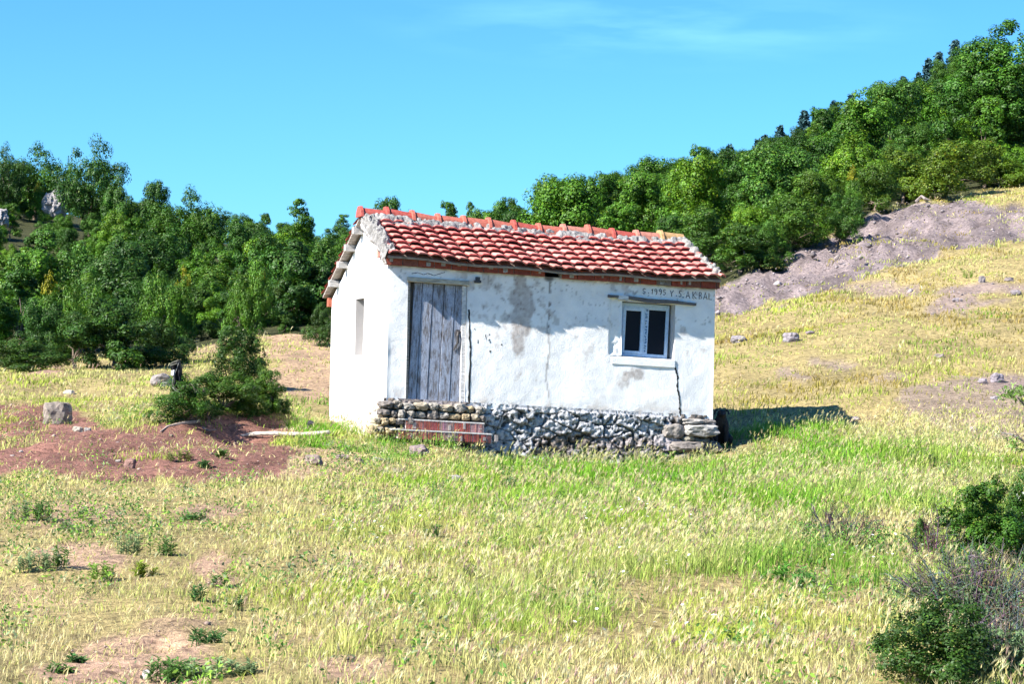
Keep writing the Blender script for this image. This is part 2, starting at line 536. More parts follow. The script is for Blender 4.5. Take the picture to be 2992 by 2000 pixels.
def spikes(P, dirv, ln, w, face, col, awn):
    """barley heads: two crossed lozenges and a brush of awns"""
    n = len(P)
    s = np.stack([np.cos(face), np.sin(face), np.zeros(n)], -1)
    s2 = np.cross(dirv, s)
    mid = P + dirv * (ln * .38)[:, None]; tip = P + dirv * ln[:, None]
    vs = [P, mid + s * (w / 2)[:, None], tip, mid - s * (w / 2)[:, None], mid + s2 * (w / 2)[:, None], mid - s2 * (w / 2)[:, None]]
    for k, (a, e) in enumerate(((-.30, .1), (-.1, -.15), (.14, .2), (.32, -.1))):
        st = P + dirv * (ln * .5)[:, None]
        en = P + dirv * (ln * 1.42)[:, None] + s * (ln * a)[:, None] + s2 * (ln * e)[:, None]
        vs += [st + s * (w * .12)[:, None], st - s * (w * .12)[:, None], en]
    v = np.stack(vs, 1)
    b = np.arange(n)[:, None] * 18
    q = np.concatenate([b + np.array([0, 1, 2, 3]), b + np.array([0, 4, 2, 5])])
    t = np.concatenate([b + np.array([6 + 3 * k, 7 + 3 * k, 8 + 3 * k]) for k in range(4)])
    c = np.repeat(col[:, None], 18, 1).copy(); c[:, 6:] = np.clip(awn[:, None] * 1.0, 0, 1)
    return v.reshape(-1, 3), q, t, c.reshape(-1, 3)


LUSH = [(2050, 1640, 520, 130, .42), (1250, 1460, 320, 50, .5), (2300, 1440, 520, 90, .65), (950, 1265, 200, 55, 1.), (1900, 1420, 300, 60, .7), (1600, 1560, 300, 40, .4), (1750, 1370, 420, 50, .9), (1010, 1235, 160, 60, 1.), (1250, 1290, 200, 35, .7), (2450, 1680, 260, 90, .8), (2650, 1380, 380, 110, .5), (2250, 1330, 260, 70, .75), (1700, 1480, 500, 70, .5),
        (2900, 1560, 200, 140, .6), (500, 1180, 90, 60, .5), (2300, 1560, 220, 40, .5), (1300, 1500, 160, 40, .35), (900, 1170, 80, 60, .8), (2900, 930, 140, 22, .8), (2200, 1090, 180, 40, .4), (2800, 1000, 200, 40, .4), (1500, 1780, 300, 60, .3), (2750, 1750, 250, 120, .4), (1480, 1430, 250, 40, .6)]


def lushness(px, py, x, y):
    wx = px + (fbm(x * 1.3, y * .9, 61, 4) - .5) * 420; wy = py + (fbm(x * 1.3, y * .9, 62, 4) - .5) * 190
    L = np.zeros(px.shape)
    for cx, cy, rx, ry, s in LUSH:
        L = np.maximum(L, s * sstep(1.5, .2, ((wx - cx) / rx) ** 2 + ((wy - cy) / ry) ** 2))
    return np.clip(L + 0.55 * (fbm(x * .9, y * .6, 63, 4) - .45), 0, 1)


def scatter(d0, d1, dens, pad=260):
    """random points on the ground in the sector the photo takes in (and a margin)"""
    a = (d1 ** 2 - d0 ** 2) / 2 * ((2992 + 2 * pad) / FPX)
    n = int(a * dens)
    Y = np.sqrt(rng.uniform(d0 ** 2, d1 ** 2, n))
    px = rng.uniform(-pad, 2992 + pad, n)
    X = (px - 1496) / FPX * Y
    return X, Y


STRAW = np.array([0.80, 0.69, 0.33]); OLIVE = np.array([0.44, 0.55, 0.075]); LUSHC = np.array([0.17, 0.42, 0.035]); PINK = np.array([0.72, 0.50, 0.38]); RUST = np.array([0.46, 0.30, 0.09])


def grass_colour(L, px, py, x, y, n):
    r = rng.random(n)
    dry = np.clip(0.42 + 1.3 * (fbm(x * .7, y * .5, 71, 4) - .5) + 0.35 * sstep(1000, 100, px) * sstep(1300, 1500, py), 0, 1)
    base = OLIVE[None] * (1 - dry[:, None]) + STRAW[None] * dry[:, None]
    pk = ((r < 0.22 * dry) & (py > 1300))[:, None]
    base = np.where(pk, PINK[None] * .5 + base * .5, base)
    hill = sstep(1260, 1150, py) * (px > 1900)
    rust = (hill * sstep(.45, .62, fbm(x * .8, y * .35, 73, 4)) * .8)[:, None]
    base = base * (1 - rust) + RUST[None] * rust
    Lr = np.clip(L * (0.55 + 0.9 * rng.random(n)), 0, 1)[:, None]
    c = base * (1 - Lr) + LUSHC[None] * Lr
    return c * (rng.uniform(.45, 1.35, n) * (.75 + .5 * fbm(x * 5, y * 3.5, 75, 2)))[:, None]


SHORT = [(1000, 1360, 360, 55, .40), (620, 1350, 300, 60, .40), (300, 1130, 400, 90, .75), (1350, 1390, 300, 40, .6)]
KEEP = []       # spots where shrubs take the place of the grass: px, py, rx, ry


def shortness(px, py, x, y):
    f = .52 + .48 * sstep(.38, .56, fbm(x * .55, y * .33, 85, 4))
    for cx, cy, rx, ry, s in SHORT:
        f = np.minimum(f, 1 - (1 - s) * sstep(1.5, .5, ((px - cx) / rx) ** 2 + ((py - cy) / ry) ** 2))
    u, v = uv_of(x, y)
    d = np.hypot(np.maximum(np.maximum(-u, u - LEN), 0), np.maximum(np.maximum(-v - .1, v - DEPTH), 0))
    f = np.minimum(f, np.where(px < 1430, .8, .5 + .5 * sstep(.3, 2.2, d)))
    for cx, cy, rx, ry in KEEP:
        f = np.minimum(f, 1 - .75 * sstep(1.3, .6, ((px - cx) / rx) ** 2 + ((py - cy) / ry) ** 2))
    return f


def house_free(x, y, m=0.03):
    u, v = uv_of(x, y)
    return ~((u > -m - .05) & (u < LEN + m) & (v > -m - .08) & (v < DEPTH + m)) & ~((u > .0) & (u < 1.55) & (v > -.42) & (v < 0))


def grass_layer(name, label, d0, d1, dens_b, dens_s, hb, wb, spike):
    V = []; Q = []; T = []; Cc = []; nv = 0
    for kind, dens in (('b', dens_b), ('s', dens_s)):
        if dens <= 0: continue
        x, y = scatter(d0, d1, dens)
        z = gz(x, y)
        px, py, red, grey, bare = zones(x, y, z)
        L = lushness(px, py, x, y)
        clump = fbm(x * 3.2, y * 2.6, 81, 3)
        keep = rng.random(len(x)) > bare * (1.0 if kind == 's' else .93)
        keep &= rng.random(len(x)) < sstep(.34, .56, clump) * .90 + .10
        short = shortness(px, py, x, y)
        keep &= house_free(x, y) & (y < forest_edge(px) + 1.5)
        left = sstep(1150, 500, px) * sstep(1330, 1480, py)          # grazed, thin turf
        hill = sstep(1290, 1200, py)
        keep &= rng.random(len(x)) > left * .45
        if kind == 's': keep &= rng.random(len(x)) > np.maximum(np.maximum(left * .45, hill * .5), 1.1 * (1 - short))
        x, y, z, px, py, L, left, hill, bare, clump, short = [a[keep] for a in (x, y, z, px, py, L, left, hill, bare, clump, short)]
        n = len(x)
        tall = short * (1 - .55 * left) * (1 - .45 * hill) * (1 - .5 * bare) * (.35 + 1.3 * clump) * (.8 + .5 * fbm(x * .8, y * .5, 83, 3)) * (1 + .25 * L)
        P = np.stack([x, y, z - .01], -1)
        ang = rng.uniform(0, 2 * math.pi, n); wind = np.array([.75, .1, 0])
        lean = np.stack([np.cos(ang), np.sin(ang), np.zeros(n)], -1) * (.1 + 1.1 * rng.random(n) ** 1.5)[:, None] + wind * .16
        face = rng.uniform(-.7, .7, n)
        c = grass_colour(L, px, py, x, y, n)
        scale_w = np.maximum(1.0, y / 16.0) ** .8
        if kind == 'b':
            h = hb * tall * rng.uniform(.45, 1.1, n)
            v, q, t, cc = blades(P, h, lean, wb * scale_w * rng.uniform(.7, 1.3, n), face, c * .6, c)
            V.append(v); Q.append(q + nv); T.append(t + nv); Cc.append(cc); nv += len(v)
        else:
            h = hb * 1.15 * tall * rng.uniform(.7, 1.2, n)
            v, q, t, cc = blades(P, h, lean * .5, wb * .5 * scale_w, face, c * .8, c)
            V.append(v); Q.append(q + nv); T.append(t + nv); Cc.append(cc); nv += len(v)
            tip = v.reshape(n, 5, 3)[:, 4]
            dv = lean * .8 + np.array([0, 0, 1.0]) + np.array([.25, 0, 0]); dv /= np.linalg.norm(dv, axis=1)[:, None]
            hd = np.where((rng.random(n) < .22)[:, None], PINK[None] * .9, np.where((rng.random(n) < .5)[:, None], np.array([.86, .78, .46])[None], STRAW[None]))
            Lg = (np.clip(L, 0, 1) * .55)[:, None]
            hd = (hd * (1 - Lg) + np.array([.36, .42, .13])[None] * Lg) * rng.uniform(.6, 1.15, n)[:, None]
            ln = spike * rng.uniform(.7, 1.25, n) * (1 - .25 * left)
            v, q, t, cc = spikes(tip, dv, ln, ln * .24 * scale_w ** .5, face, np.clip(hd, 0, .9), np.clip(hd * 1.1, 0, .92))
            V.append(v); Q.append(q + nv); T.append(t + nv); Cc.append(cc); nv += len(v)
    o = np_mesh(name, np.concatenate(V), [np.concatenate(Q), np.concatenate(T)], M['grass'], np.concatenate(Cc))
    tag(o, label, None, None, 'stuff')
    return o


# ------------------------------------------------------------------ trees and shrubs
def leaf_cloud(seed, rx, rz, nl, leaf, lobes=16, base=0.0, spread=.42, tall=1.0, hue=0.3, dome=True):
    """leaf faces spread over many lobes of an uneven crown; bottom of the crown at z=base"""
    r = np.random.default_rng(seed)
    cen = []; rr = []
    for i in range(lobes):
        if not dome:
            d = r.normal(size=3); d /= np.linalg.norm(d); q = r.uniform(.3, .8)
            cen.append([d[0] * rx * q, d[1] * rx * q, base + rz + d[2] * rz * q]); rr.append(spread * rx * r.uniform(.6, 1.2)); continue
        an = r.uniform(0, 6.283); q = r.uniform(.0, 1.0) ** .5; hz = (i + r.random()) / lobes
        w_ = rx * .80 * (1 - .50 * max(0, hz - .35) ** 1.3 / .57) * (.82 + .3 * math.sin(an * 3 + seed))
        cen.append([math.cos(an) * w_ * q, math.sin(an) * w_ * q, base + rz * (.16 + 1.72 * hz * (1 - .28 * q * q))]); rr.append(spread * rx * r.uniform(.6, 1.2))
    cen = np.array(cen); rr = np.array(rr)
    # every lobe is a bunch of smaller sprays
    ns = 11
    sd = r.normal(size=(lobes, ns, 3)); sd /= np.linalg.norm(sd, axis=2)[..., None]; sd[..., 2] = sd[..., 2] * .8 + .15
    sc = (cen[:, None] + sd * (rr[:, None, None] * r.uniform(.6, 1.0, (lobes, ns, 1)))).reshape(-1, 3)
    sr = (rr[:, None] * r.uniform(.26, .52, (lobes, ns))).ravel()
    k2 = r.choice(lobes * ns, nl * 2, p=sr ** 2 / (sr ** 2).sum()); k = k2 // ns
    d2 = r.normal(size=(nl * 2, 3)); d2 /= np.linalg.norm(d2, axis=1)[:, None]
    P = sc[k2] + d2 * (sr[k2] * (.45 + .6 * r.random(nl * 2) ** .5))[:, None]
    d = P - cen[k]; d = d / (np.linalg.norm(d, axis=1)[:, None] + 1e-6) * .55 + d2 * .75
    deep = np.zeros(len(P), bool)
    for i in range(lobes):
        deep |= (np.linalg.norm((P - cen[i]) / np.array([1, 1, .85]), axis=1) < rr[i] * .55)
    deep &= r.random(len(P)) > .15
    ok = ~deep & (P[:, 2] > base * .5)
    P = P[ok][:nl]; d = d[ok][:nl]; k = k[ok][:nl]
    n = len(P)
    nrm = d * 1.15 + r.normal(size=(n, 3)) * .36 + np.array([0, 0, .25]); nrm /= np.linalg.norm(nrm, axis=1)[:, None]
    a = np.cross(nrm, r.normal(size=(n, 3))); a /= np.linalg.norm(a, axis=1)[:, None]
    b = np.cross(nrm, a)
    L = leaf * r.uniform(.6, 1.4, n); W = L * r.uniform(.45, .75, n)
    a = a * L[:, None] * .5; b = b * W[:, None] * .5
    v = np.stack([P - a, P + b + nrm * (L * .12)[:, None], P + a, P - b + nrm * (L * .12)[:, None]], 1).reshape(-1, 3)
    q = np.arange(n * 4).reshape(n, 4)
    lobe_t = r.uniform(.7, 1.3, lobes)[k]
    out = np.clip(np.linalg.norm(P - np.array([0, 0, base + rz]), axis=1) / rx, 0, 1.2)
    g = r.uniform(.7, 1.3, n) * lobe_t
    young = (r.random(n) < hue * .25)
    c = np.array([0.056, 0.122, 0.012])[None] * g[:, None]
    c = np.where(young[:, None], c * np.array([1.9, 1.45, .9]), c)
    c = np.where((r.random(n) < .06)[:, None], c * np.array([1.6, 1.0, 1.0]), c)
    return v, q, np.repeat(c, 4, 0), cen


def trunk_mesh(seed, cen, base, r0):
    r = random.Random(seed)
    mb = MB()
    top = Vector((0, 0, base + .25))
    mb.tube([(0, 0, -.4), (r.uniform(-.05, .05), r.uniform(-.05, .05), base * .5), top], [r0 * 1.3, r0, r0 * .8], 7, (.16, .12, .09))
    for c in cen[:9]:
        c = Vector(c); m = top.lerp(c, .5) + Vector((r.uniform(-.15, .15), r.uniform(-.15, .15), r.uniform(-.05, .2)))
        mb.tube([top, m, c], [r0 * .55, r0 * .35, r0 * .12], 5, (.17, .13, .10), cap=False)
    return mb


PROTO = {}


def proto(key, **kw):
    base = kw.get('base', 0); r0 = kw.pop('trunk', .07); mat = kw.pop('mat', 'leaf')
    v, q, c, cen = leaf_cloud(**kw)
    if key[0] == 'broom':
        zt = v[:, 2].max(); n3 = fbm(v[:, 0] * 2.2 + key[1], v[:, 2] * 2.2 + v[:, 1], 7 + key[1], 2)
        yl = (v[:, 2] > .72 * zt) & (np.repeat(n3[::4], 4) > .56)
        c = np.where(yl[:, None], np.array([.22, .19, .012])[None] * rng.uniform(.6, 1.2, len(c))[:, None], c)
    o = np_mesh('crown', v, [q], M[mat], c)
    t = trunk_mesh(kw['seed'], cen, base, r0).build('trunk', M['bark'], smooth=True)
    cm, tm = o.data, t.data
    bpy.data.objects.remove(o); bpy.data.objects.remove(t)
    zmax = v[:, 2].max(); rw = np.percentile(np.abs(v[:, 0]), 98)
    PROTO[key] = (cm, tm, zmax, rw)


for s in range(8):      # broad trees of the hills, about 3.5 m
    proto(('tree', s), seed=100 + s, rx=1.75 + .12 * (s % 3), rz=1.15 + .14 * (s % 4), nl=21000, leaf=.080, lobes=15 + 3 * (s % 4), base=.15 + .1 * (s % 3), spread=.33, hue=.3 + .1 * (s % 3))
for s in range(4):      # slender broadleaf
    proto(('slim', s), seed=150 + s, rx=.95, rz=1.7, nl=10000, leaf=.08, lobes=13, base=.4, spread=.42, hue=.3)
for s in range(5):      # shrubs and small-leaved holm oak bushes, about 2 m
    proto(('bush', s), seed=200 + s, rx=1.0, rz=.85, nl=17000, leaf=.046, lobes=14 + 3 * s, base=.0, spread=.34, hue=.2 + .15 * (s % 3), trunk=.05)
for s in range(3):      # broom
    proto(('broom', s), seed=230 + s, rx=.8, rz=.6, nl=9000, leaf=.042, lobes=16, base=.0, spread=.36, hue=.1, trunk=.03)
proto(('oak', 0), seed=300, rx=2.6, rz=2.9, nl=60000, leaf=.085, lobes=46, base=.4, spread=.25, hue=.4, trunk=.16)
proto(('round', 0), seed=310, rx=1.6, rz=1.2, nl=16000, leaf=.08, lobes=46, base=.5, spread=.30, hue=.1, trunk=.1, dome=False)
proto(('round', 1), seed=311, rx=2.0, rz=1.7, nl=22000, leaf=.08, lobes=60, base=.4, spread=.27, hue=.3, trunk=.1, dome=False)


def pine_proto(key, seed, H):
    r = np.random.default_rng(seed)
    P = []; Nn = []
    for i in range(26):
        t = i / 26; z = H * (.15 + .85 * t); rad_ = H * .17 * (1 - t) ** .8 * r.uniform(.6, 1.3) + .1
        for b in range(6):
            a = r.uniform(0, 6.283)
            for s in np.linspace(.25, 1, 6):
                for k in range(2):
                    P.append([math.cos(a) * rad_ * s, math.sin(a) * rad_ * s, z + r.normal() * .12 + .15 * s]);
    P = np.array(P) + r.normal(size=(len(P), 3)) * .08; n = len(P)
    d = r.normal(size=(n, 3)) * .6 + np.array([0, 0, .6]); a = d / np.linalg.norm(d, axis=1)[:, None]
    b = np.cross(a, r.normal(size=(n, 3))); b /= np.linalg.norm(b, axis=1)[:, None]
    a *= .24; b *= .10
    v = np.stack([P - a, P + b, P + a, P - b], 1).reshape(-1, 3)
    c = np.repeat(np.array([.030, .062, .045])[None] * r.uniform(.6, 1.4, n)[:, None], 4, 0)
    o = np_mesh('crown', v, [np.arange(n * 4).reshape(n, 4)], M['needle'], c)
    mb = MB(); mb.tube([(0, 0, -.4), (0, 0, H * .5), (0, 0, H)], [.12, .08, .02], 6, (.12, .09, .08)); t = mb.build('trunk', M['bark'])
    PROTO[key] = (o.data, t.data, H, H * .17); bpy.data.objects.remove(o); bpy.data.objects.remove(t)


for s in range(3): pine_proto(('pine', s), 400 + s, 5.0 + .5 * s)


def plant(key, x, y, sxy, sz, name, label, cat, group=None, tint=(1, 1, 1), parts=('crown', 'trunk'), rz=None, z=None):
    cm, tm, zm, rw = PROTO[key]
    zz = float(gz(x, y)) - .05 if z is None else z
    root = empty(name, (x, y, zz), random.uniform(0, 6.28) if rz is None else rz, label, cat, group)
    root.scale = (sxy, sxy, sz)
    for nm, me in zip(parts, (cm, tm)):
        o = bpy.data.objects.new(nm, me); COL.objects.link(o); o.parent = root; o.color = (*tint, 1)
    return root


def plant_px(key, px, py_base, py_top, wpx, name, label, cat, group=None, tint=(1, 1, 1), depth=None, parts=('crown', 'trunk')):
    """stand a plant where its foot is seen; its size from its height and width there"""
    if depth is None:
        x, y, z = hit(px, py_base)
    else:
        p = at(px, py_base, depth); x, y, z = p; z = None
    cm, tm, zm, rw = PROTO[key]
    zt = at(px, py_top, y)[2]
    zg = float(gz(x, y)) - .05
    h = max(.3, zt - zg); w = wpx / FPX * y
    return plant(key, x, y, w / 2 / rw, h / zm, name, label, cat, group, tint, parts)


BR = ('foliage', 'stem')


def build_plants():
    r = random.Random(5)
    # --- near bushes, left of the hut
    B = [  # px, base, top, width, key, tint, label
        (215, 1078, 905, 190, 0, (.62, .72, .8), 'dark small-leaved bush at the left of the large thicket by the meadow'),
        (335, 1080, 868, 270, 1, (.60, .75, .8), 'largest dark green bush of the thicket at the far edge of the left meadow'),
        (455, 1072, 925, 170, 2, (.5, .62, .7), 'dark rounded bush closing the thicket on its shaded right side'),
        (70, 1085, 985, 240, 3, (.7, .78, .85), 'low greyish green bush spreading at the left end of the meadow'),
        (607, 990, 935, 95, 4, (.75, .8, .95), 'small rounded grey-green shrub on the bank above the path'),
        (672, 966, 925, 70, 0, (.6, .7, .75), 'smallest round shrub beside the grey-green one on the bank'),
        (832, 975, 905, 95, 1, (.75, .85, .85), 'low open shrub on the brown slope left of the hut'),
        (935, 1010, 880, 90, 2, (.55, .65, .65), 'dark bush half hidden behind the rear corner of the hut'),
        (540, 1040, 975, 60, 3, (.5, .65, .65), 'little dark bush in the gap behind the boulder'),
        (690, 1125, 948, 175, 4, (.5, .62, .62), 'tall oval bush behind the mound, tallest of the mound bushes'),  # tint lowered, shadow among the mound bushes put into it
        (650, 1205, 1085, 200, 0, (1., 1.05, 1.), 'bright green spreading bush in the middle of the mound'),
        (785, 1215, 1065, 135, 1, (1., 1.05, .95), 'upright leafy bush at the right end of the mound'),
        (735, 1222, 1110, 130, 2, (.9, .95, .95), 'low leafy bush with bare stems left of the upright one on the mound'),
        (530, 1232, 1085, 175, 3, (.75, .95, .9), 'bush with black cloth hanging on it at the brink of the mound'),
        (860, 950, 800, 150, 0, (1., .95, .8), 'reddish-tipped bush standing just left of the hut eave'),
        (760, 960, 790, 200, 1, (1.05, 1.05, .8), 'broad yellow-green bush above the brown slope'),
        (640, 940, 770, 230, 2, (1., 1.05, .8), 'broad leafy bush left of the yellow-green one'),
        (540, 960, 810, 190, 3, (.8, .85, .9), 'greyish bush above the thicket top'),
        (400, 930, 740, 130, 4, (.7, .8, .9), 'thin tall grey-leaved shrub rising out of the thicket'),
        (280, 940, 800, 160, 0, (.7, .85, .85), 'grey-green shrub behind the thicket'),
        # right side, along the top of the eroded bank
        (2170, 790, 640, 250, 1, (.75, .85, .8), 'large dark overhanging bush above the grey bank beside the roof'),
        (2050, 775, 600, 190, 2, (.8, .9, .85), 'dark bush rising behind the right end of the roof'),
        (2310, 735, 545, 210, 3, (1., 1.05, .8), 'broad mid-green bush on the brink of the grey bank'),
        (2468, 705, 560, 130, 4, (.62, .78, .72), 'dark bush leaning over the top of the grey slope'),
        (2390, 665, 490, 190, 0, (1.1, 1.05, .75), 'olive-green bush behind the leaning dark bush'),
        (2640, 585, 425, 200, 1, (1.35, 1.1, .75), 'rust-tinged bush at the left of the upper thicket edge'),
        (2765, 580, 405, 220, 2, (1.45, 1.15, .75), 'rust-tinged bush in the middle of the upper thicket edge'),
        (2560, 615, 470, 150, 4, (1., 1., .8), 'grey-stemmed bush left of the rust-tinged pair'),
        (2880, 550, 400, 190, 3, (1.35, 1.1, .7), 'rust-tinged bush under the big oak'),
        (2985, 545, 470, 120, 0, (1.3, 1.2, .6), 'yellowish low bush at the upper right edge of the pasture'),
    ]
    for px, b, t, w, s, tint, lab in B:
        plant_px(('bush', s), px, b, t, w, 'bush', lab, 'bush', None, tuple(c * (.85 if px > 1900 else .8) for c in tint), parts=BR)
    # --- the oak and other single trees
    plant_px(('oak', 0), 2930, 545, 50, 360, 'oak_tree', 'big dark oak crowning the slope at the upper right corner', 'tree', None, (.62, .85, .7), depth=84)
    plant_px(('round', 0), 1122, 700, 570, 135, 'round_tree', 'domed dark tree on the skyline above the left end of the ridge tiles', 'tree', None, (.6, .8, .75), depth=120)
    plant_px(('round', 0), 1578, 580, 520, 44, 'lollipop_tree', 'lone small round tree with a bare trunk on the skyline', 'tree', None, (.55, .7, .7), depth=185)
    for k_, (px, t, w, lab) in enumerate(((1480, 575, 120, 'broad dark tree where the wood starts to climb behind the roof'), (1640, 512, 130, 'leafy tree right of the lone bare-trunked tree'), (1735, 498, 140, 'wide leafy tree in the middle of the skyline over the roof'), (2030, 478, 170, 'tall crowned tree on the skyline above the right end of the roof'), (2150, 440, 160, 'crowned tree right of the roof on the climbing skyline'), (2270, 405, 160, 'crowned tree standing highest before the pine row begins'))):
        plant_px(('tree', k_), px, t + 150, t, w, 'skyline_tree', lab, 'tree', None, ((.7, .9, .6), (.85, 1.05, .6), (.6, .8, .6))[k_ % 3], depth=135)
    for px, t, w, lab in ((1205, 612, 46, 'small pointed tree right of the domed tree above the roof'), (1312, 585, 60, 'feathery tree, left of the pair above the ridge tiles'),
                          (1373, 588, 50, 'feathery tree, right of the pair above the ridge tiles'), (772, 622, 55, 'slender tree alone on the low skyline left of the hut'),
                          (1000, 625, 80, 'loose leafy tree just left of the hut peak')):
        plant_px(('slim', r.randrange(4)), px, 720, t, w, 'slender_tree', lab, 'tree', None, (.8, .95, .9), depth=150)
    plant_px(('round', 1), 262, 640, 388, 190, 'tall_tree', 'tallest dark tree on the left hilltop', 'tree', None, (.5, .68, .7), depth=140)
    plant_px(('round', 1), 105, 600, 408, 200, 'broad_tree', 'broad tree with spiky top on the left hill crest', 'tree', None, (.7, .9, .7), depth=150)
    plant_px(('round', 1), 545, 760, 535, 190, 'domed_tree', 'large domed tree half way along the left skyline', 'tree', None, (.7, .85, .6), depth=125)
    plant_px(('tree', 6), 1915, 620, 455, 190, 'domed_tree', 'broad dense tree on the skyline right above the roof', 'tree', None, (.75, .95, .6), depth=130)
    plant_px(('slim', 1), 2450, 420, 295, 70, 'slender_tree', 'tall ragged tree breaking the right-hand skyline', 'tree', None, (.65, .75, .8), depth=170)
    plant_px(('tree', 3), 2750, 330, 215, 150, 'tree', 'round bright-topped tree just left of the big oak', 'tree', None, (.75, 1., .6), depth=130)
    SEE = []        # things that stay in view in gaps of the wood: px, py, distance
    def blocks(x, y, hw, h):
        q, pb = project(x, y, float(gz(x, y))); _, pt = project(x, y, float(gz(x, y)) + h)
        return any(D_ - 16 < y < D_ and abs(q - a_) < hw * FPX / y * .6 + 8 and pt < b_ + 8 and pb > b_ for a_, b_, D_ in SEE)
    SEE += [(165, 562, 118), (55, 540, 125)]
    plant_px(('round', 1), 20, 600, 412, 110, 'dark_tree', 'dark tree cut by the left edge on the hill crest', 'tree', None, (.45, .6, .6), depth=146)
    plant_px(('tree', 4), 350, 660, 500, 130, 'tree', 'tree stepping down right of the tallest tree on the left hill', 'tree', None, (.6, .8, .6), depth=135)
    plant_px(('tree', 6), 440, 700, 520, 110, 'tree', 'ragged tree left of the large domed tree on the left skyline', 'tree', None, (.5, .7, .6), depth=135)
    # --- wooded hillsides
    GR = {'L': ('green tree in the dense wood on the left hill', 'trees of the left hillside'),
          'R': ('green tree in the dense wood on the right hill', 'trees of the right hillside'),
          'M': ('green tree in the dip between the two hills behind the hut', 'trees in the dip behind the hut')}
    for di, d in enumerate([57, 63, 70, 78, 87, 97, 108, 120, 134, 150, 168, 188, 205]):
        step = 2.6 * FPX / d * r.uniform(.9, 1.0)
        px = -150 + r.uniform(0, step)
        while px < 3150:
            dd = d * r.uniform(.95, 1.05); q = px + r.uniform(-.25, .25) * step
            px += step
            if dd < forest_edge(q) + 2.5: continue
            x = (q - 1496) / FPX * dd
            zone = 'L' if q < 930 else ('M' if q < 1650 else 'R')
            hsc = r.choice((.5, .7, .85, .95, 1.05, 1.2)) * r.uniform(.9, 1.1) * (1.0 if zone != 'M' else .8) * (.72 if dd < 75 else 1)
            k = ('tree', r.randrange(8)) if r.random() < .8 else ('slim', r.randrange(4))
            gzz = float(gz(x, dd)); _, pt = project(x, dd, gzz + 2.9 * hsc)
            if 1080 < q < 2080 and pt > np.interp(q, [1050, 1970, 2090], [640, 700, 800]): continue
            if q > 2780 and 85 < dd < 150 and False: continue
            if q > 2840 and dd > 90: continue
            if blocks(x, dd, 1.7 * hsc, 3.2 * hsc): continue
            hue = r.random()
            t = (.45, .62, .6) if hue < .36 else ((.85, 1.02, .6) if hue < .64 else ((1.35, 1.35, .6) if hue < .84 else (.75, .9, 1.0)))
            if dd > 128 and zone != 'R': hsc *= .78
            if dd > 140: t = tuple(a * .85 for a in t)
            lab, g = GR[zone]
            rt = plant(k, x, dd, hsc * r.uniform(.9, 1.2), hsc * r.uniform(.85, 1.1), 'hillside_tree', lab, 'tree', g, t)
    # small shrubs in the gaps
    for i in range(170):
        q = r.uniform(-60, 3050); d = r.uniform(60, 165)
        if d < forest_edge(q) + 1: continue
        if 1050 < q < 2100 and d < 120: continue
        x = (q - 1496) / FPX * d
        left = q < 1250
        if q > 2840 and d > 90: continue
        t = r.choice([(1.25, 1.35, .6), (1.0, 1.2, .6), (.75, .9, .85)])
        s_ = r.uniform(.55, .95)
        if blocks(x, d, 1.0 * s_, 1.7 * s_): continue
        plant(('bush', r.randrange(5)), x, d, s_ * 1.1, s_, 'undergrowth_shrub', 'low shrub filling gaps between trees on the %s hill' % ('left' if left else 'right'), 'shrub', 'undergrowth of the %s hill' % ('left' if left else 'right'), t, parts=BR)
    for px, py, w, lab in ((120, 545, 70, 'yellow-flowered shrub beside the pale rock on the left hill'), (215, 775, 60, 'yellow-flowered shrub left of the tall grey shrub'),
                           (150, 800, 60, 'yellow-flowered shrub lowest on the left hill'), (470, 730, 44, 'small yellow-flowered shrub under the domed trees'), (290, 785, 50, 'yellow-flowered shrub right behind the thicket'),
                           (530, 775, 40, 'yellow-flowered shrub above the greyish bush'), (705, 770, 36, 'small yellow-flowered shrub nearer the hut'), (2498, 486, 40, 'single bright yellow shrub among the right hill trees'), (755, 735, 30, 'tiny yellow-flowered shrub below the low skyline'), (515, 830, 34, 'tiny yellow shrub over the thicket edge')):
        d = max(56.0, float(forest_edge(px)) + 1.5)
        while d < 200:
            p = at(px, py - w * .3, d); g_ = float(gz(p[0], d))
            if p[2] - g_ < 2.9: break
            d += 1.0
        hh = max(.5, p[2] - g_); ww = max(w / FPX * d, .38 * hh)
        plant(('broom', r.randrange(3)), p[0], d, ww / 2 / PROTO[('broom', 0)][3], hh / PROTO[('broom', 0)][2], 'broom_shrub', lab, 'shrub', None, (1.1, 1.2, .8), parts=BR)
    # pines on the right skyline, beyond the wood
    i = 0
    for px in list(range(2060, 2830, 34)):
        q = px + r.uniform(-14, 14); d = r.uniform(222, 250)
        x = (q - 1496) / FPX * d
        s_ = r.uniform(.5, .95)
        plant(('pine', r.randrange(3)), x, d, s_ * 1.3, s_, 'pine_tree', 'dark bluish pine in the row along the right skyline', 'pine', 'pines along the right skyline', (1.1, 1.35, 2.0))


# ------------------------------------------------------------------ rocks
def rock_mesh(seed, sx, sy, sz, sub=3, boxy=.5, rough=.25):
    bm = bmesh.new(); bmesh.ops.create_icosphere(bm, subdivisions=sub, radius=1)
    off = Vector((seed * 3.7, seed * 1.3, seed * 2.1))
    for v in bm.verts:
        p = v.co.copy(); m = max(abs(p.x), abs(p.y), abs(p.z))
        p = p.lerp(p / m * .85, boxy)
        n = mn.noise(p * 1.3 + off) * rough + mn.noise(p * 3.1 + off) * rough * .45 + mn.noise(p * 7 + off) * rough * .18
        # chipped facets
        f = mn.cell(p * 1.2 + off) * rough * .3
        p *= 1 + n + f
        v.co = Vector((p.x * sx, p.y * sy, p.z * sz))
    me = bpy.data.meshes.new('rock'); bm.to_mesh(me); bm.free()
    return me


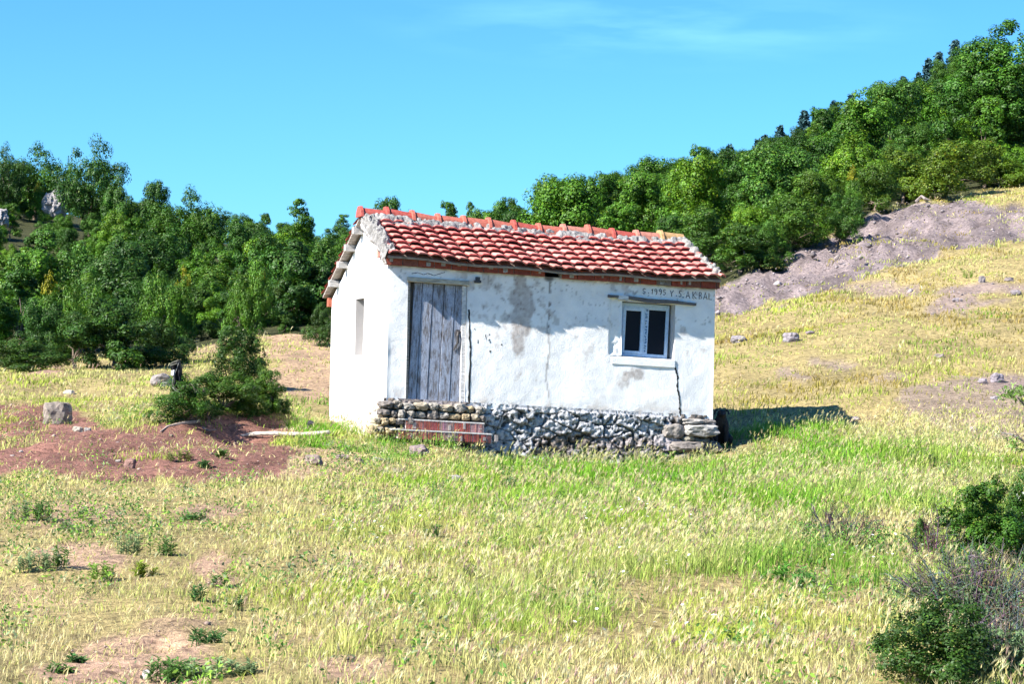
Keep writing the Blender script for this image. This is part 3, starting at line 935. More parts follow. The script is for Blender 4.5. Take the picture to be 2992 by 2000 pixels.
def rock_obj(name, seed, size, col, loc, rz=0, label=None, cat='rock', group=None, parent=None, sub=3, boxy=.5, rough=.25, mat='rock', tilt=0):
    me = rock_mesh(seed, *size, sub=sub, boxy=boxy, rough=rough); me.name = name
    me.materials.append(M[mat])
    a = me.attributes.new('tint', 'FLOAT_COLOR', 'POINT')
    c = np.ones((len(me.vertices), 4), np.float32); c[:, :3] = np.array(col)[None]
    co = np.zeros(len(me.vertices) * 3, np.float32); me.vertices.foreach_get('co', co); co = co.reshape(-1, 3)
    pat = fbm(co[:, 0] * 6 / max(size) + seed, co[:, 2] * 6 / max(size) + co[:, 1] * 5 / max(size), seed, 3)
    c[:, :3] *= (.65 + .75 * pat)[:, None]
    a.data.foreach_set('color', c.ravel())
    o = bpy.data.objects.new(name, me); COL.objects.link(o)
    o.location = loc; o.rotation_euler = (tilt, tilt * .5, rz)
    if parent is not None: o.parent = parent
    else: tag(o, label, cat, group)
    return o


def build_litter():
    """dry straw lying on bare soil, clods and pebbles: nobody could count them"""
    x, y = scatter(10.5, 36, 260); z = gz(x, y); px, py, red, grey, bare = zones(x, y, z)
    left = sstep(1250, 700, px) * sstep(1330, 1480, py)
    k = (rng.random(len(x)) < np.maximum(sstep(.2, .7, bare) * .55 * (1 - .75 * red), left * .5)) & house_free(x, y)
    x, y, z, red = x[k], y[k], z[k], red[k]; n = len(x)
    a = rng.uniform(0, 6.283, n); lean = np.stack([np.cos(a), np.sin(a), np.zeros(n)], -1) * 1.6
    c = np.where((rng.random(n) < .3)[:, None], OLIVE[None] * .8, STRAW[None] * .95) * rng.uniform(.4, 1.2, n)[:, None]
    v, q, t, cc = blades(np.stack([x, y, z], -1), rng.uniform(.015, .06, n), lean, .005 * np.maximum(1, y / 16), rng.uniform(-1.5, 1.5, n), c * .8, c)
    tag(np_mesh('dry_litter', v, [q, t], M['grass'], cc), 'dry straw and short stubble on the bare soil', None, None, 'stuff')
    for nm, lab, d0, d1, dens, sel, sz in (('pebbles', 'pebbles and clods strewn over the bare earth', 10.5, 38, 26, 'near', .016), ('scree', 'loose stones on the eroded grey bank', 46, 80, 5.0, 'far', .05)):
        x, y = scatter(d0, d1, dens); z = gz(x, y); px, py, red, grey, bare = zones(x, y, z)
        k = (bare > .35) & house_free(x, y) if sel == 'near' else (bare > .5) & (px > 2000)
        x, y, z, red = x[k], y[k], z[k], red[k]; n = len(x)
        base = np.array([[1, 0, 0], [-1, 0, 0], [0, 1, 0], [0, -1, 0], [0, 0, 1], [0, 0, -1], [.6, .6, .5], [-.6, -.5, .55]])
        S = sz * rng.uniform(.4, 1, n) ** 2.2 * (1 + 1.6 * (rng.random(n) < .06))
        V = base[None] * (S[:, None, None] * rng.uniform(.6, 1.3, (n, 8, 3))) * np.array([1, 1, .7]) + np.stack([x, y, z], -1)[:, None]
        F = np.array([[0, 6, 4], [6, 2, 4], [2, 1, 4], [1, 7, 4], [7, 3, 4], [3, 0, 4], [0, 2, 6], [1, 3, 7], [2, 0, 5], [1, 2, 5], [3, 1, 5], [0, 3, 5]])
        Fa = (np.arange(n)[:, None, None] * 8 + F[None]).reshape(-1, 3)
        c = (np.array([.30, .22, .18])[None] if sel == 'near' else np.array([.27, .23, .23])[None]) * rng.uniform(.45, 1.35, n)[:, None]
        tag(np_mesh(nm, V.reshape(-1, 3), [Fa], M['rock'], np.repeat(c, 8, 0)), lab, None, None, 'stuff')


def build_herbs():
    x, y = scatter(10.8, 34, 34); z = gz(x, y); px, py, red, grey, bare = zones(x, y, z)
    m = fbm(x * 1.6, y * 1.1, 201, 4)
    k = (rng.random(len(x)) < sstep(.46, .66, m) * (1 - .8 * red) * (1 - .5 * bare)) & house_free(x, y)
    x, y, z, m = x[k], y[k], z[k], m[k]; n = len(x); q = 14
    H_ = (.05 + .16 * rng.random(n)) * (.6 + .8 * m)
    P = np.repeat(np.stack([x, y, z], -1), q, 0) + np.stack([rng.normal(size=n * q) * .05, rng.normal(size=n * q) * .05, rng.random(n * q) * np.repeat(H_, q)], -1)
    kind = rng.random(n)[:, None]
    col = np.where(kind < .45, np.array([.09, .19, .045])[None], np.where(kind < .8, np.array([.20, .34, .05])[None], np.array([.20, .25, .13])[None]))
    v, f, c = leaf_faces(P, rng, .034, (1, 1, 1), .5, .42)
    c = c * np.repeat(col, q * 4, 0)
    tag(np_mesh('ground_herbs', v, [f], M['grass'], c), 'low leafy herbs growing through the grass', None, None, 'stuff')


def build_rocks():
    RK = [  # px, py of the foot, width px, height px, colour, label
        (160, 1240, 82, 68, (.36, .30, .25), 'big rounded brown boulder at the edge of the red earth'),
        (470, 1132, 62, 42, (.40, .35, .33), 'grey boulder in the pale grass left of the black cloth'),
        (228, 1265, 30, 18, (.55, .48, .38), 'pale cream stone on the red earth, left of a close pair'),
        (255, 1268, 22, 14, (.40, .36, .33), 'small grey stone, right of a close pair on the red earth'),
        (378, 1372, 34, 30, (.36, .21, .17), 'reddish slab of stone tilted at the brim of the red earth'),
        (200, 1160, 34, 14, (.55, .50, .42), 'flat pale stone above the big boulder'),
        (917, 1362, 56, 30, (.34, .26, .22), 'low brown stone bedded in turf below the pole'),
        (1222, 1338, 56, 38, (.34, .26, .25), 'squat purplish stone in the grass in front of the step'),
        (1330, 1407, 44, 18, (.42, .37, .37), 'low pale grey stone sunk in grass in front of the hut'),
        (1048, 1356, 30, 16, (.42, .26, .21), 'small reddish stone between two grassy stones'),
        (1102, 1350, 32, 12, (.40, .36, .33), 'flat grey stone on the turf left of the purplish one'),
        (925, 1308, 30, 12, (.55, .33, .23), 'broken orange tile piece lying below the pole'),
        (1165, 1385, 36, 14, (.33, .26, .22), 'flat brown stone nearest the barley in front of the hut'),
        (1000, 1345, 40, 14, (.33, .25, .22), 'brown stone between the low one and the reddish one'),
        (2160, 1003, 46, 22, (.36, .32, .33), 'flat grey rock on the hillside beside the hut'),
        (2310, 1000, 46, 30, (.34, .30, .32), 'blocky dark grey rock on the hillside, right of the flat one'),
        (2368, 978, 26, 10, (.34, .28, .29), 'thin flat stone near the blocky hillside rock'),
        (2870, 832, 20, 20, (.32, .28, .28), 'small upright stone by the bare earth on the upper slope'),
        (2950, 824, 26, 12, (.34, .28, .28), 'stone at the top edge of the bare earth scar'),
        (2970, 862, 30, 14, (.36, .31, .32), 'stone lying at the lower edge of the bare earth scar'),
        (2800, 884, 30, 12, (.36, .31, .32), 'pale flat stone left of the bare earth scar'),
        (2745, 1050, 30, 10, (.33, .28, .26), 'flat dark stone alone in the middle of the right slope'),
        (2915, 1118, 40, 26, (.38, .33, .36), 'mauve block of stone above the bare mauve earth'),
        (2872, 1122, 26, 16, (.36, .31, .33), 'smaller mauve stone left of the mauve block'),
        (2608, 1248, 18, 16, (.38, .33, .32), 'little grey stone at the left end of the mauve earth'),
        (2500, 1230, 28, 10, (.35, .30, .30), 'low stone in the grass beyond the shadow of the hut'),
        (2910, 1170, 30, 10, (.42, .37, .38), 'flat pale stone on the mauve earth'),
        (2845, 1262, 24, 12, (.42, .36, .37), 'pale chip of stone low on the mauve earth'),
        (430, 1985, 30, 24, (.52, .48, .46), 'pale stone at the bottom edge among trampled grass'),
        (60, 1325, 14, 7, (.45, .38, .34), 'pebble on the red earth, leftmost of the scattered ones'),
        (35, 1337, 14, 6, (.45, .38, .34), 'flat pebble below the leftmost one on the red earth'),
        (345, 1352, 16, 7, (.42, .36, .32), 'pebble beside the reddish slab'),
        (343, 1302, 12, 9, (.25, .18, .16), 'dark clod lying in the middle of the red earth'),
    ]
    for i, (px, py, w, h, c, lab) in enumerate(RK):
        x, y, z = hit(px, py)
        W = w / FPX * y; H = h / FPX * y
        rock_obj('rock' if W > .12 else 'stone', i + 3, (W * .52, W * .42, H * .62), tuple(k * .62 for k in c), (x, y + W * .3, z + H * .38), random.uniform(-.4, .4), lab, 'rock' if W > .12 else 'stone', boxy=.45, rough=.28)
    p = at(3010, 1475, 20.5)
    rock_obj('rock', 77, (.16, .14, .17), (.72, .68, .64), (p[0], p[1], float(gz(p[0], p[1])) + .2), 0, 'whitish rock at the right edge behind the green bush', 'rock')
    # limestone faces on the left hill
    for k, (px, py, w, h, lab) in enumerate(((160, 580, 60, 55, 'pale limestone outcrop, larger face showing through the left hill wood'), (50, 545, 60, 40, 'pale limestone outcrop, upper face near the left hill crest'), (5, 625, 34, 40, 'pale limestone face at the left edge of the picture'))):
        d = 70.0
        while d < 180:
            p = at(px, py, d); g_ = float(gz(p[0], d))
            if p[2] - g_ < 1.9: break
            d += 1.0
        W = w / FPX * d; H = h / FPX * d
        rock_obj('outcrop', 60 + k, (W * .6, .9, H * .75), (.26, .24, .235), (p[0], d, p[2] - H * .35), .2 * k, lab, 'outcrop', boxy=.5, rough=.3, sub=4)


# ------------------------------------------------------------------ the hut
def H(u, v, w):
    return (u, v, w - KS * u)


def Hn(a):
    a = np.asarray(a, float).copy(); a[..., 2] -= KS * a[..., 0]; return a


RV, RW = 1.40, 2.70                       # ridge
EV, EW = -0.20, 2.05                      # front eave
BV, BW = 3.62, 1.56                       # back eave


def sag(u):
    return -0.035 * math.sin(math.pi * min(max(u / LEN, 0), 1)) + .012 * math.sin(u * 4.1)


def front_uw(px, py, off=0.0):
    d = ray(px, py); q = O + EY * off
    t = np.dot(EY, q - CAM) / np.dot(EY, d); Pp = CAM + t * d - O
    u = float(Pp @ EX); return u, float(Pp[2]) + KS * u


def wall_grid(us, ws, hole, disp, stainfn, bottom=None):
    """grid in (u, w) with rectangular holes; returns vertices (u, v, w), quads, stain colours"""
    Uu, Ww = np.meshgrid(us, ws, indexing='ij')
    vv = disp(Uu, Ww)
    v = np.stack([Uu, vv, Ww], -1)
    c = stainfn(Uu, Ww)
    i = np.arange(Uu.size).reshape(Uu.shape)
    f = np.stack([i[:-1, :-1], i[1:, :-1], i[1:, 1:], i[:-1, 1:]], -1).reshape(-1, 4)
    cu = (Uu[:-1, :-1] + Uu[1:, 1:]).ravel() / 2; cw = (Ww[:-1, :-1] + Ww[1:, 1:]).ravel() / 2
    keep = np.ones(len(f), bool)
    for (a, b, c0, d0) in hole:
        keep &= ~((cu > a) & (cu < b) & (cw > c0) & (cw < d0))
    return v.reshape(-1, 3), f[keep], c.reshape(-1, 3)


DOOR = (.285, 1.175, 0.0, 1.765)
WIN = (3.585, 4.435, .835, 1.655)
TOPW = 1.935


def front_stain(u, w):
    n1 = fbm(u * 9, w * 7, 5, 4); n2 = fbm(u * 30, w * 30, 8, 3); n3 = fbm(u * 2.3, w * 2.3, 12, 3)
    def g(cu, cw, ru, rw_): return np.exp(-((u - cu) / ru) ** 2 - ((w - cw) / rw_) ** 2)
    f = 1.15 * g(2.03, 1.48, .20, .33) + .75 * g(2.0, 1.15, .16, .35) + .55 * g(1.62, 1.72, .30, .16) + .6 * g(1.98, .62, .11, .6) + .5 * g(2.28, .45, .07, .22) + .4 * g(1.75, .1, .25, .12)
    f += .65 * g(3.85, .58, .35, .14) + .42 * g(3.6, .38, .22, .16) + .4 * g(2.65, 1.65, .15, .2) + .35 * g(1.3, 1.5, .15, .35) + .55 * g(2.0, 1.85, .10, .2) + .35 * g(2.9, .08, .3, .12) + .3 * g(.1, .5, .2, .6) * 1 + .3 * g(4.3, .1, .4, .15)
    s = sstep(.34, .72, f * (.30 + 1.15 * n1) + .22 * (n2 - .5)) * (.45 + .8 * n2)
    s = np.maximum(s, .55 * sstep(.63, .72, n1 * .7 + n3 * .35) * sstep(.2, 1.2, w))
    s = np.maximum(s, .7 * sstep(.16, .0, w + .12 * (n1 - .5)) * sstep(.35, .6, n1))
    dk = sstep(.55, .75, g(2.45, 1.45, .035, .9) * .95 * (.05 + 1.4 * fbm(u * 14, w * 15, 3, 3)) + .55 * g(2.20, 1.32, .14, .22) * n2 * 1.5 * .9) * .85
    dk = np.maximum(dk, .6 * sstep(.66, .84, g(2.44 + .02 * np.sin(w * 9), .75, .030, 1.0) * (.0 + 1.6 * fbm(u * 9, w * 5, 4, 3))))
    dk = np.maximum(dk, .5 * sstep(.66, .74, n2) * sstep(.9, 1.5, w) * sstep(.45, .6, n1))
    dk = np.maximum(dk, sstep(.3, .8, np.maximum(g(2.43, 1.92, .10, .07), .7 * g(4.02, 1.95, .16, .05))))
    dk = np.maximum(dk, .6 * sstep(.055, .0, np.abs(w - TOPW)) * sstep(.35, .55, n1))
    e = .35 * sstep(.35, 0, w) * sstep(.5, .7, n1)
    return np.stack([s, dk, e], -1)


def gable_stain(v, w):
    n1 = fbm(v * 7, w * 3, 15, 4)
    e = .75 * sstep(.25, -.35, w + .3 * (n1 - .5)) * sstep(.3, .6, n1 + .2 * sstep(.4, -.4, w))
    s = .5 * sstep(.6, .75, n1) * sstep(.7, -.1, w)
    s = np.maximum(s, .35 * np.exp(-((v - 1.66) / .2) ** 2) * sstep(.64, .3, w) * sstep(.1, .5, w) * sstep(.4, .6, n1))
    return np.stack([s, 0 * s, e], -1)


def roof_top_w(v):
    """underside of the roof over the gable"""
    v = np.asarray(v, float)
    fr = EW + (v - EV) / (RV - EV) * (RW - EW); bk = BW + (BV - v) / (BV - RV) * (RW - BW)
    return np.where(v < RV, fr, bk) - .10


def build_hut():
    root = empty('hut', tuple(O), YAW, 'small whitewashed stone hut with red tiled roof and weathered blue plank door', 'hut')
    # ---- front wall
    us = np.unique(np.concatenate([np.arange(0, LEN + .001, .022), [LEN, DOOR[0], DOOR[1], WIN[0], WIN[1]]]))
    ws = np.unique(np.concatenate([np.arange(-.06, TOPW, .022), [TOPW, 0, DOOR[3], WIN[2], WIN[3]]]))
    def dsp(u, w):
        d = -.030 * (fbm(u * 1.6, w * 1.6, 2, 3) - .5) - .006 * (fbm(u * 11, w * 11, 6, 3) - .5)
        strip = (u > 3.40) & (u < 3.585) & (w > .86) & (w < 1.68)
        lump = .009 * sstep(.4, .65, fbm(u * 20, w * 20, 7, 3)) * ((u > 3.42) & (u < 3.6) & (w > .84) & (w < 1.12))
        edge = np.minimum(u / .05, (LEN - u) / .05); d = d * np.clip(edge, 0, 1)
        return d + .018 * strip - lump
    V, Fq, C = wall_grid(us, ws, [DOOR, WIN], dsp, front_stain)
    vs = [V]; fs = [Fq]; cs = [C]; nv = len(V)
    def quad(pts, col=(0, 0, 0)):
        nonlocal nv
        vs.append(np.array(pts, float)); fs.append(np.array([[nv, nv + 1, nv + 2, nv + 3]])); cs.append(np.tile(np.array(col, float), (4, 1))); nv += 4
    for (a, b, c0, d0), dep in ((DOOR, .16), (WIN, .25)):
        quad([(a, 0, c0), (a, 0, d0), (a, dep, d0), (a, dep, c0)], (.2, .1, 0)); quad([(b, 0, c0), (b, dep, c0), (b, dep, d0), (b, 0, d0)], (.2, .35, 0))  # sides darkened in the colour, standing in for shade of the recess
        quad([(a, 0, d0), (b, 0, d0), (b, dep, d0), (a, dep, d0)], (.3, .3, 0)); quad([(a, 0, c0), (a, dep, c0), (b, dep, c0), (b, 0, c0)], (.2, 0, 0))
        quad([(a - .02, dep, c0 - .02), (b + .02, dep, c0 - .02), (b + .02, dep, d0 + .02), (a - .02, dep, d0 + .02)], (.5, .9, 0))  # near-black back: darkness of the opening painted in
    # ---- gables
    NI = (1.42, 1.93, .64, 1.50)
    def gable(u0, sgn, hole):
        nonlocal nv
        v_s = np.unique(np.concatenate([np.arange(0, DEPTH, .05), [DEPTH, NI[0], NI[1], RV]])); w_s = np.unique(np.concatenate([np.arange(-.75, 1.5, .05), [1.5, NI[2]]]))
        A, B_, Cc = wall_grid(v_s, w_s, [hole] if hole else [], lambda a, b: .05 * (fbm(a * 1.5, b * 1.5, 4, 3) - .5) * np.clip(np.minimum(a, DEPTH - a) / .1, 0, 1), gable_stain)
        P = np.stack([u0 - sgn * A[:, 1] * 0.6, A[:, 0], A[:, 2]], -1)
        vs.append(P); fs.append(B_ + nv); cs.append(Cc); nv += len(P)
        top = np.maximum(roof_top_w(v_s), 1.5)
        k = len(v_s); m = 14
        T = np.linspace(0, 1, m)[None, :]
        Wg = 1.5 + (top[:, None] - 1.5) * T
        Pg = np.stack([np.full((k, m), u0), np.repeat(v_s[:, None], m, 1), Wg], -1)
        base_disp = P.reshape(k, len(w_s), 3)[:, -1, 0]
        Pg[:, :, 0] = base_disp[:, None]
        i = np.arange(k * m).reshape(k, m)
        f = np.stack([i[:-1, :-1], i[1:, :-1], i[1:, 1:], i[:-1, 1:]], -1).reshape(-1, 4)
        vs.append(Pg.reshape(-1, 3)); fs.append(f + nv); cs.append(np.zeros((k * m, 3))); nv += k * m
        if hole:
            a, b, c0, d0 = hole
            x1 = u0 + .30
            quad([(u0, a, c0), (u0, a, d0), (x1, a, d0), (x1, a, c0)]); quad([(u0, b, c0), (x1, b, c0), (x1, b, d0), (u0, b, d0)], (.5, .38, 0))  # far reveal greyed in the colour to stand for shade
            quad([(u0, a, d0), (u0, b, d0), (x1, b, d0), (x1, a, d0)], (.5, .8, 0)); quad([(u0, a, c0), (x1, a, c0), (x1, b, c0), (u0, b, c0)], (.3, 0, 0))  # soffit's shade painted on as a dark tone
            quad([(x1, a, c0), (x1, a, d0), (x1, b, d0), (x1, b, c0)], (.3, .5, 0))  # back of the slit, its shade put into the colour
    gable(0.0, 1, NI); gable(LEN, -1, None)
    quad([(0, DEPTH, -.75), (0, DEPTH, 1.55), (LEN, DEPTH, 1.55), (LEN, DEPTH, -.75)], (.1, 0, 0))
    wall = np_mesh('wall', Hn(np.concatenate(vs)), fs, M['plaster'], np.concatenate(cs), parent=root)
    # ---- cracks and chips in the plaster
    def sv(u, w): return float(dsp(np.array([u]), np.array([w]))[0]) - .003
    def crack(pts, wd, nm='crack'):
        mb = MB(); r = random.Random(len(pts) * 7 + int(pts[0][0] * 50))
        P = []
        for (a, b) in zip(pts[:-1], pts[1:]):
            for t in np.linspace(0, 1, 6)[:-1]: P.append((a[0] + (b[0] - a[0]) * t + r.uniform(-.008, .008), a[1] + (b[1] - a[1]) * t))
        P.append(pts[-1])
        Lp, Rp = [], []
        for i, (u, w) in enumerate(P):
            t = (P[min(i + 1, len(P) - 1)][0] - P[max(i - 1, 0)][0], P[min(i + 1, len(P) - 1)][1] - P[max(i - 1, 0)][1]); l = math.hypot(*t) + 1e-6
            k = wd * r.uniform(.3, 1.2) / 2; n_ = (-t[1] / l * k, t[0] / l * k)
            Lp.append(H(u + n_[0], sv(u, w), w + n_[1])); Rp.append(H(u - n_[0], sv(u, w), w - n_[1]))
        n = len(P); back = [(p[0], p[1] + .03, p[2]) for p in Lp + Rp]
        mb.add(Lp + Rp + back, [(i, i + 1, n + i + 1, n + i) for i in range(n - 1)] + [(i, i + 2 * n, i + 1 + 2 * n, i + 1) for i in range(n - 1)] + [(n + i, n + i + 1, 3 * n + i + 1, 3 * n + i) for i in range(n - 1)])
        mb.build(nm, M['crack'], wall)
    crack([front_uw(*p) for p in ((1971, 1068), (1974, 1082), (1980, 1100), (1979, 1130), (1984, 1160), (1986, 1190), (1988, 1216))], .028)
    crack([front_uw(*p) for p in ((1203, 800), (1220, 797), (1238, 803), (1250, 799), (1268, 806), (1285, 800), (1300, 796))], .010)
    crack([front_uw(*p) for p in ((1371, 905), (1372, 960), (1374, 1010), (1375, 1036), (1372, 1100), (1371, 1180))], .030)
    for px, py, w_, h_ in ((1396, 998, .018, .055), (1419, 985, .010, .075), (1429, 994, .028, .013), (1432, 1001, .026, .013), (1432, 1028, .034, .022), (1465, 1008, .02, .02), (1388, 963, .01, .02), (1430, 978, .025, .008)):
        u, w = front_uw(px, py); crack([(u + w_ * .15 * math.sin(px), w + h_ / 2), (u, w), (u + w_ * .2 * math.cos(px), w - h_ / 2)], w_ * .75, 'chip')
    # ---- inscription
    mb = MB()
    def stroke(*pts, r=.0062):
        P = []
        for x, y in pts:
            u, w = front_uw(1400 + x / 3.128, 600 + y / 3.128); P.append(H(u, sv(u, w) + .001, w))
        mb.tube(P, r, 5)
    stroke((1520, 768), (1510, 762), (1500, 768), (1498, 780), (1508, 788), (1518, 794), (1516, 806), (1504, 808), (1496, 802))
    stroke((1546, 800), (1550, 804), r=.009)
    stroke((1575, 778), (1586, 766), (1580, 812))
    for x in (1602, 1642):
        stroke((x + 22, 778), (x + 12, 766), (x + 2, 774), (x + 4, 788), (x + 16, 790), (x + 22, 778), (x + 22, 800), (x + 14, 818))
    stroke((1702, 776), (1686, 772), (1683, 792), (1697, 794), (1702, 808), (1692, 820), (1680, 816))
    stroke((1744, 780), (1756, 806), (1776, 780)); stroke((1757, 806), (1757, 836))
    stroke((1800, 826), (1804, 830), r=.009)
    stroke((1848, 786), (1836, 780), (1827, 790), (1832, 806), (1844, 814), (1844, 830), (1832, 838), (1824, 832))
    stroke((1864, 838), (1862, 848), r=.009)
    stroke((1890, 848), (1908, 790), (1924, 852)); stroke((1896, 828), (1918, 830))
    stroke((1952, 792), (1952, 852)); stroke((1980, 794), (1955, 822), (1984, 856))
    stroke((2010, 798), (2010, 858), (2032, 852), (2032, 834), (2012, 828), (2030, 818), (2028, 800), (2010, 798))
    stroke((2050, 860), (2066, 800), (2084, 864)); stroke((2056, 842), (2078, 844))
    stroke((2100, 804), (2100, 862), (2126, 864))
    mb.build('inscription', M['ink'], wall)
    # ---- door
    dr = empty('door', H(DOOR[0], .07, 0)); dr.parent = root
    dr.rotation_euler = (0, math.atan(KS), 0)
    fr_mb = MB()
    a, b, c0, d0 = DOOR
    fm = (.32, .29, .26)
    fr_mb.box(a + .002, a + .045, .03, .12, .0, d0 - .05, fm, H); fr_mb.box(b - .062, b - .002, .02, .12, .0, d0 - .05, (.62, .60, .58), H)  # right jamb paler, its sunlight put into the colour
    fr = fr_mb.build('door_frame', M['wood'], root, bevel=.006)
    lm = MB(); lm.box(a - .02, b + .025, -.035, .13, d0 - .048, d0 + .022, (.42, .40, .33), H); lm.build('lintel', M['wood'], root, bevel=.010)
    xs = [.047, .175, .335, .507, .672, .826]
    for i in range(5):
        mb = MB(); s_ = .86 + .28 * random.random()
        t = random.uniform(-.004, .004)
        mb.box(xs[i] + .004, xs[i + 1] - .004, -.012 + t, .022, .012 + random.uniform(0, .006), d0 - .052, (s_, s_, s_ * 1.02))
        mb.build('plank', M['door'], dr, bevel=.004)
    hm = MB()
    zc = 1.03
    hm.tube([(.745, -.022, zc), (.87, -.035, zc + .02)], .011, 6, (.05, .045, .045))
    hm.tube([(.745, -.025, zc + .015), (.735, -.045, zc - .05), (.745, -.04, zc - .15), (.72, -.03, zc - .19), (.69, -.025, zc - .26)], [.012, .02, .018, .010, .009], 7, (.05, .045, .045))
    hm.box(.72, .765, -.03, -.011, zc - .03, zc + .04, (.06, .05, .05))
    hm.build('latch', M['dark'], dr, smooth=False)
    # ---- window
    wn = empty('window', H(WIN[0], .15, WIN[2])); wn.parent = root; wn.rotation_euler = (0, math.atan(KS), 0)
    W = WIN[1] - WIN[0]; Hh = WIN[3] - WIN[2]
    def ring(x0, x1, z0, z1, t, y0, y1, tt=None):
        m_ = MB(); tt = tt or t
        m_.box(x0, x0 + t, y0, y1, z0, z1); m_.box(x1 - t, x1, y0, y1, z0, z1)
        m_.box(x0 + t, x1 - t, y0, y1, z0, z0 + t); m_.box(x0 + t, x1 - t, y0, y1, z1 - tt, z1); return m_
    x1 = W - .055
    f_ = ring(.02, x1, .012, Hh - .01, .050, 0, .06, .085)
    f_.box(.395, .470, .004, .058, .062, Hh - .095)
    f_.build('window_frame', M['upvc'], wn, bevel=.004)
    ring(.052, .393, .048, Hh - .078, .048, -.012, .045).build('window_sash', M['upvc'], wn, bevel=.004)
    for q0, q1 in ((.096, .349), (.472, x1 - .052)):
        g = MB(); g.box(q0 - .006, q1 + .006, .022, .030, .06 if q0 > .3 else .09, Hh - (.09 if q0 > .3 else .122)); g.build('pane', M['pane'], wn)
    tp = MB(); tr = random.Random(3)
    z = .09
    while z < Hh - .12:
        hgt = tr.uniform(.022, .05)
        for k in range(tr.choice((2, 3, 3))):
            tp.tube([(.432 + tr.uniform(-.020, .020), -.001, z + tr.uniform(0, hgt)) for _ in range(3)], .0052, 4)
        z += hgt + .012
    tp.build('printed_film', M['tape'], wn)
    sl = MB(); sl.box(3.43, 4.455, -.014, .15, .705, .828, (0, 0, 0), H); so = sl.build('window_sill', M['plaster'], root, bevel=.012)
    ll = MB()
    n = 9
    for i in range(n):
        u0 = 3.355 + 1.40 * i / n; u1 = 3.355 + 1.40 * (i + 1) / n
        if i == 1: continue
        tt = lambda u: 1.738 - (u - 3.36) * .022 + .006 * math.sin(u * 9)
        hgt = lambda u: .050 + .012 * math.sin(u * 5)
        vs_ = [H(u0, -.05, tt(u0) - hgt(u0)), H(u1, -.05, tt(u1) - hgt(u1)), H(u1, -.05, tt(u1)), H(u0, -.05, tt(u0)), H(u0, .05, tt(u0) - hgt(u0)), H(u1, .05, tt(u1) - hgt(u1)), H(u1, .05, tt(u1)), H(u0, .05, tt(u0))]
        ll.add(vs_, [(0, 1, 2, 3), (4, 7, 6, 5), (3, 2, 6, 7), (0, 4, 5, 1), (0, 3, 7, 4), (1, 5, 6, 2)], (.13, .12, .12))
    ll.box(3.355 + 1.4 / n + .001, 3.355 + 2.8 / n - .001, -.054, .05, 1.672, 1.735, (.6, .6, .6), H)
    ll.build('window_lintel', M['wood'], root)
    # ---- bracket
    br = MB(); u, w = front_uw(1393, 822)
    br.box(u - .045, u + .045, -.09, 0, w - .028, w + .012, (.06, .06, .065), H); br.box(u - .025, u + .035, -.06, 0, w + .014, w + .06, (.07, .07, .07), H)
    br.build('bracket', M['dark'], root, bevel=.006)
    # ---- brick cornice
    mb = MB(); r = random.Random(11); u = -.07
    while u < LEN + .02:
        L = min(.245 * r.uniform(.93, 1.07), LEN + .045 - u)
        if L < .06: break
        if not (2.28 < u + L / 2 < 2.56):
            col = r.choice(((.22, .050, .032), (.19, .045, .03), (.17, .06, .042), (.24, .06, .038)))  # brick reds darkened, with the shade under the tiles painted in
            if 3.95 < u < 4.25: col = (.16, .13, .12)
            z0 = TOPW + .003; sg = sag(u) * .3
            mb.box(u + .006, u + L - .006, -.085 + r.uniform(-.008, .008), .10, z0 + sg, z0 + .135 + sg, col, H)
            for k in range(r.choice((0, 1, 1, 2))):
                q = u + r.uniform(.02, L - .06); mb.box(q, q + r.uniform(.03, .07), -.092, -.07, z0 + .01 + sg + r.uniform(0, .05), z0 + r.uniform(.07, .125) + sg, (.30, .28, .26), H)
            mb.box(u - .005, u + .005, -.07, .09, z0 + sg, z0 + .13 + sg, (.26, .24, .22), H)
        u += L
    mb.build('brick_cornice', M['tile'], root, bevel=.004)
    mb = MB(); mb.box(-.06, LEN + .04, DEPTH - .02, DEPTH + .085, 1.42, 1.56, (.36, .10, .06), H); mb.build('brick_cornice', M['tile'], root, bevel=.004)
    # ---- roof: boards, timbers, tiles
    U0_, U1_ = -.10, LEN + .05
    def slab(v0, w0, v1, w1, t, u0, u1, mat, nm, col):
        m_ = MB(); n = 24
        for i in range(n):
            ua = u0 + (u1 - u0) * i / n; ub = u0 + (u1 - u0) * (i + 1) / n
            sa, sb = sag(ua), sag(ub)
            m_.add([H(ua, v0, w0 + sa), H(ub, v0, w0 + sb), H(ub, v1, w1 + sb), H(ua, v1, w1 + sa), H(ua, v0, w0 - t + sa), H(ub, v0, w0 - t + sb), H(ub, v1, w1 - t + sb), H(ua, v1, w1 - t + sa)],
                   [(0, 1, 2, 3), (4, 7, 6, 5), (0, 4, 5, 1), (2, 6, 7, 3)] + ([(0, 3, 7, 4)] if i == 0 else []) + ([(1, 5, 6, 2)] if i == n - 1 else []), col)
        return m_.build(nm, M[mat], root)
    slab(EV + .05, EW + .005, RV - .005, RW - .02, .03, U0_ + .04, U1_ - .02, 'wood', 'roof_board', (.30, .26, .22))
    slab(BV, BW + .03, RV + .005, RW - .02, .03, U0_ - .02, U1_ - .02, 'wood', 'roof_board', (.34, .30, .27))
    for (v_, w_) in ((1.62, 2.535), (2.10, 2.30), (2.55, 2.06), (3.08, 1.79)):
        m_ = MB(); m_.box(-.155, .3, v_ - .06, v_ + .05, w_ - .075, w_ + .03, (.42, .40, .38), H); m_.build('purlin', M['wood'], root, bevel=.008)
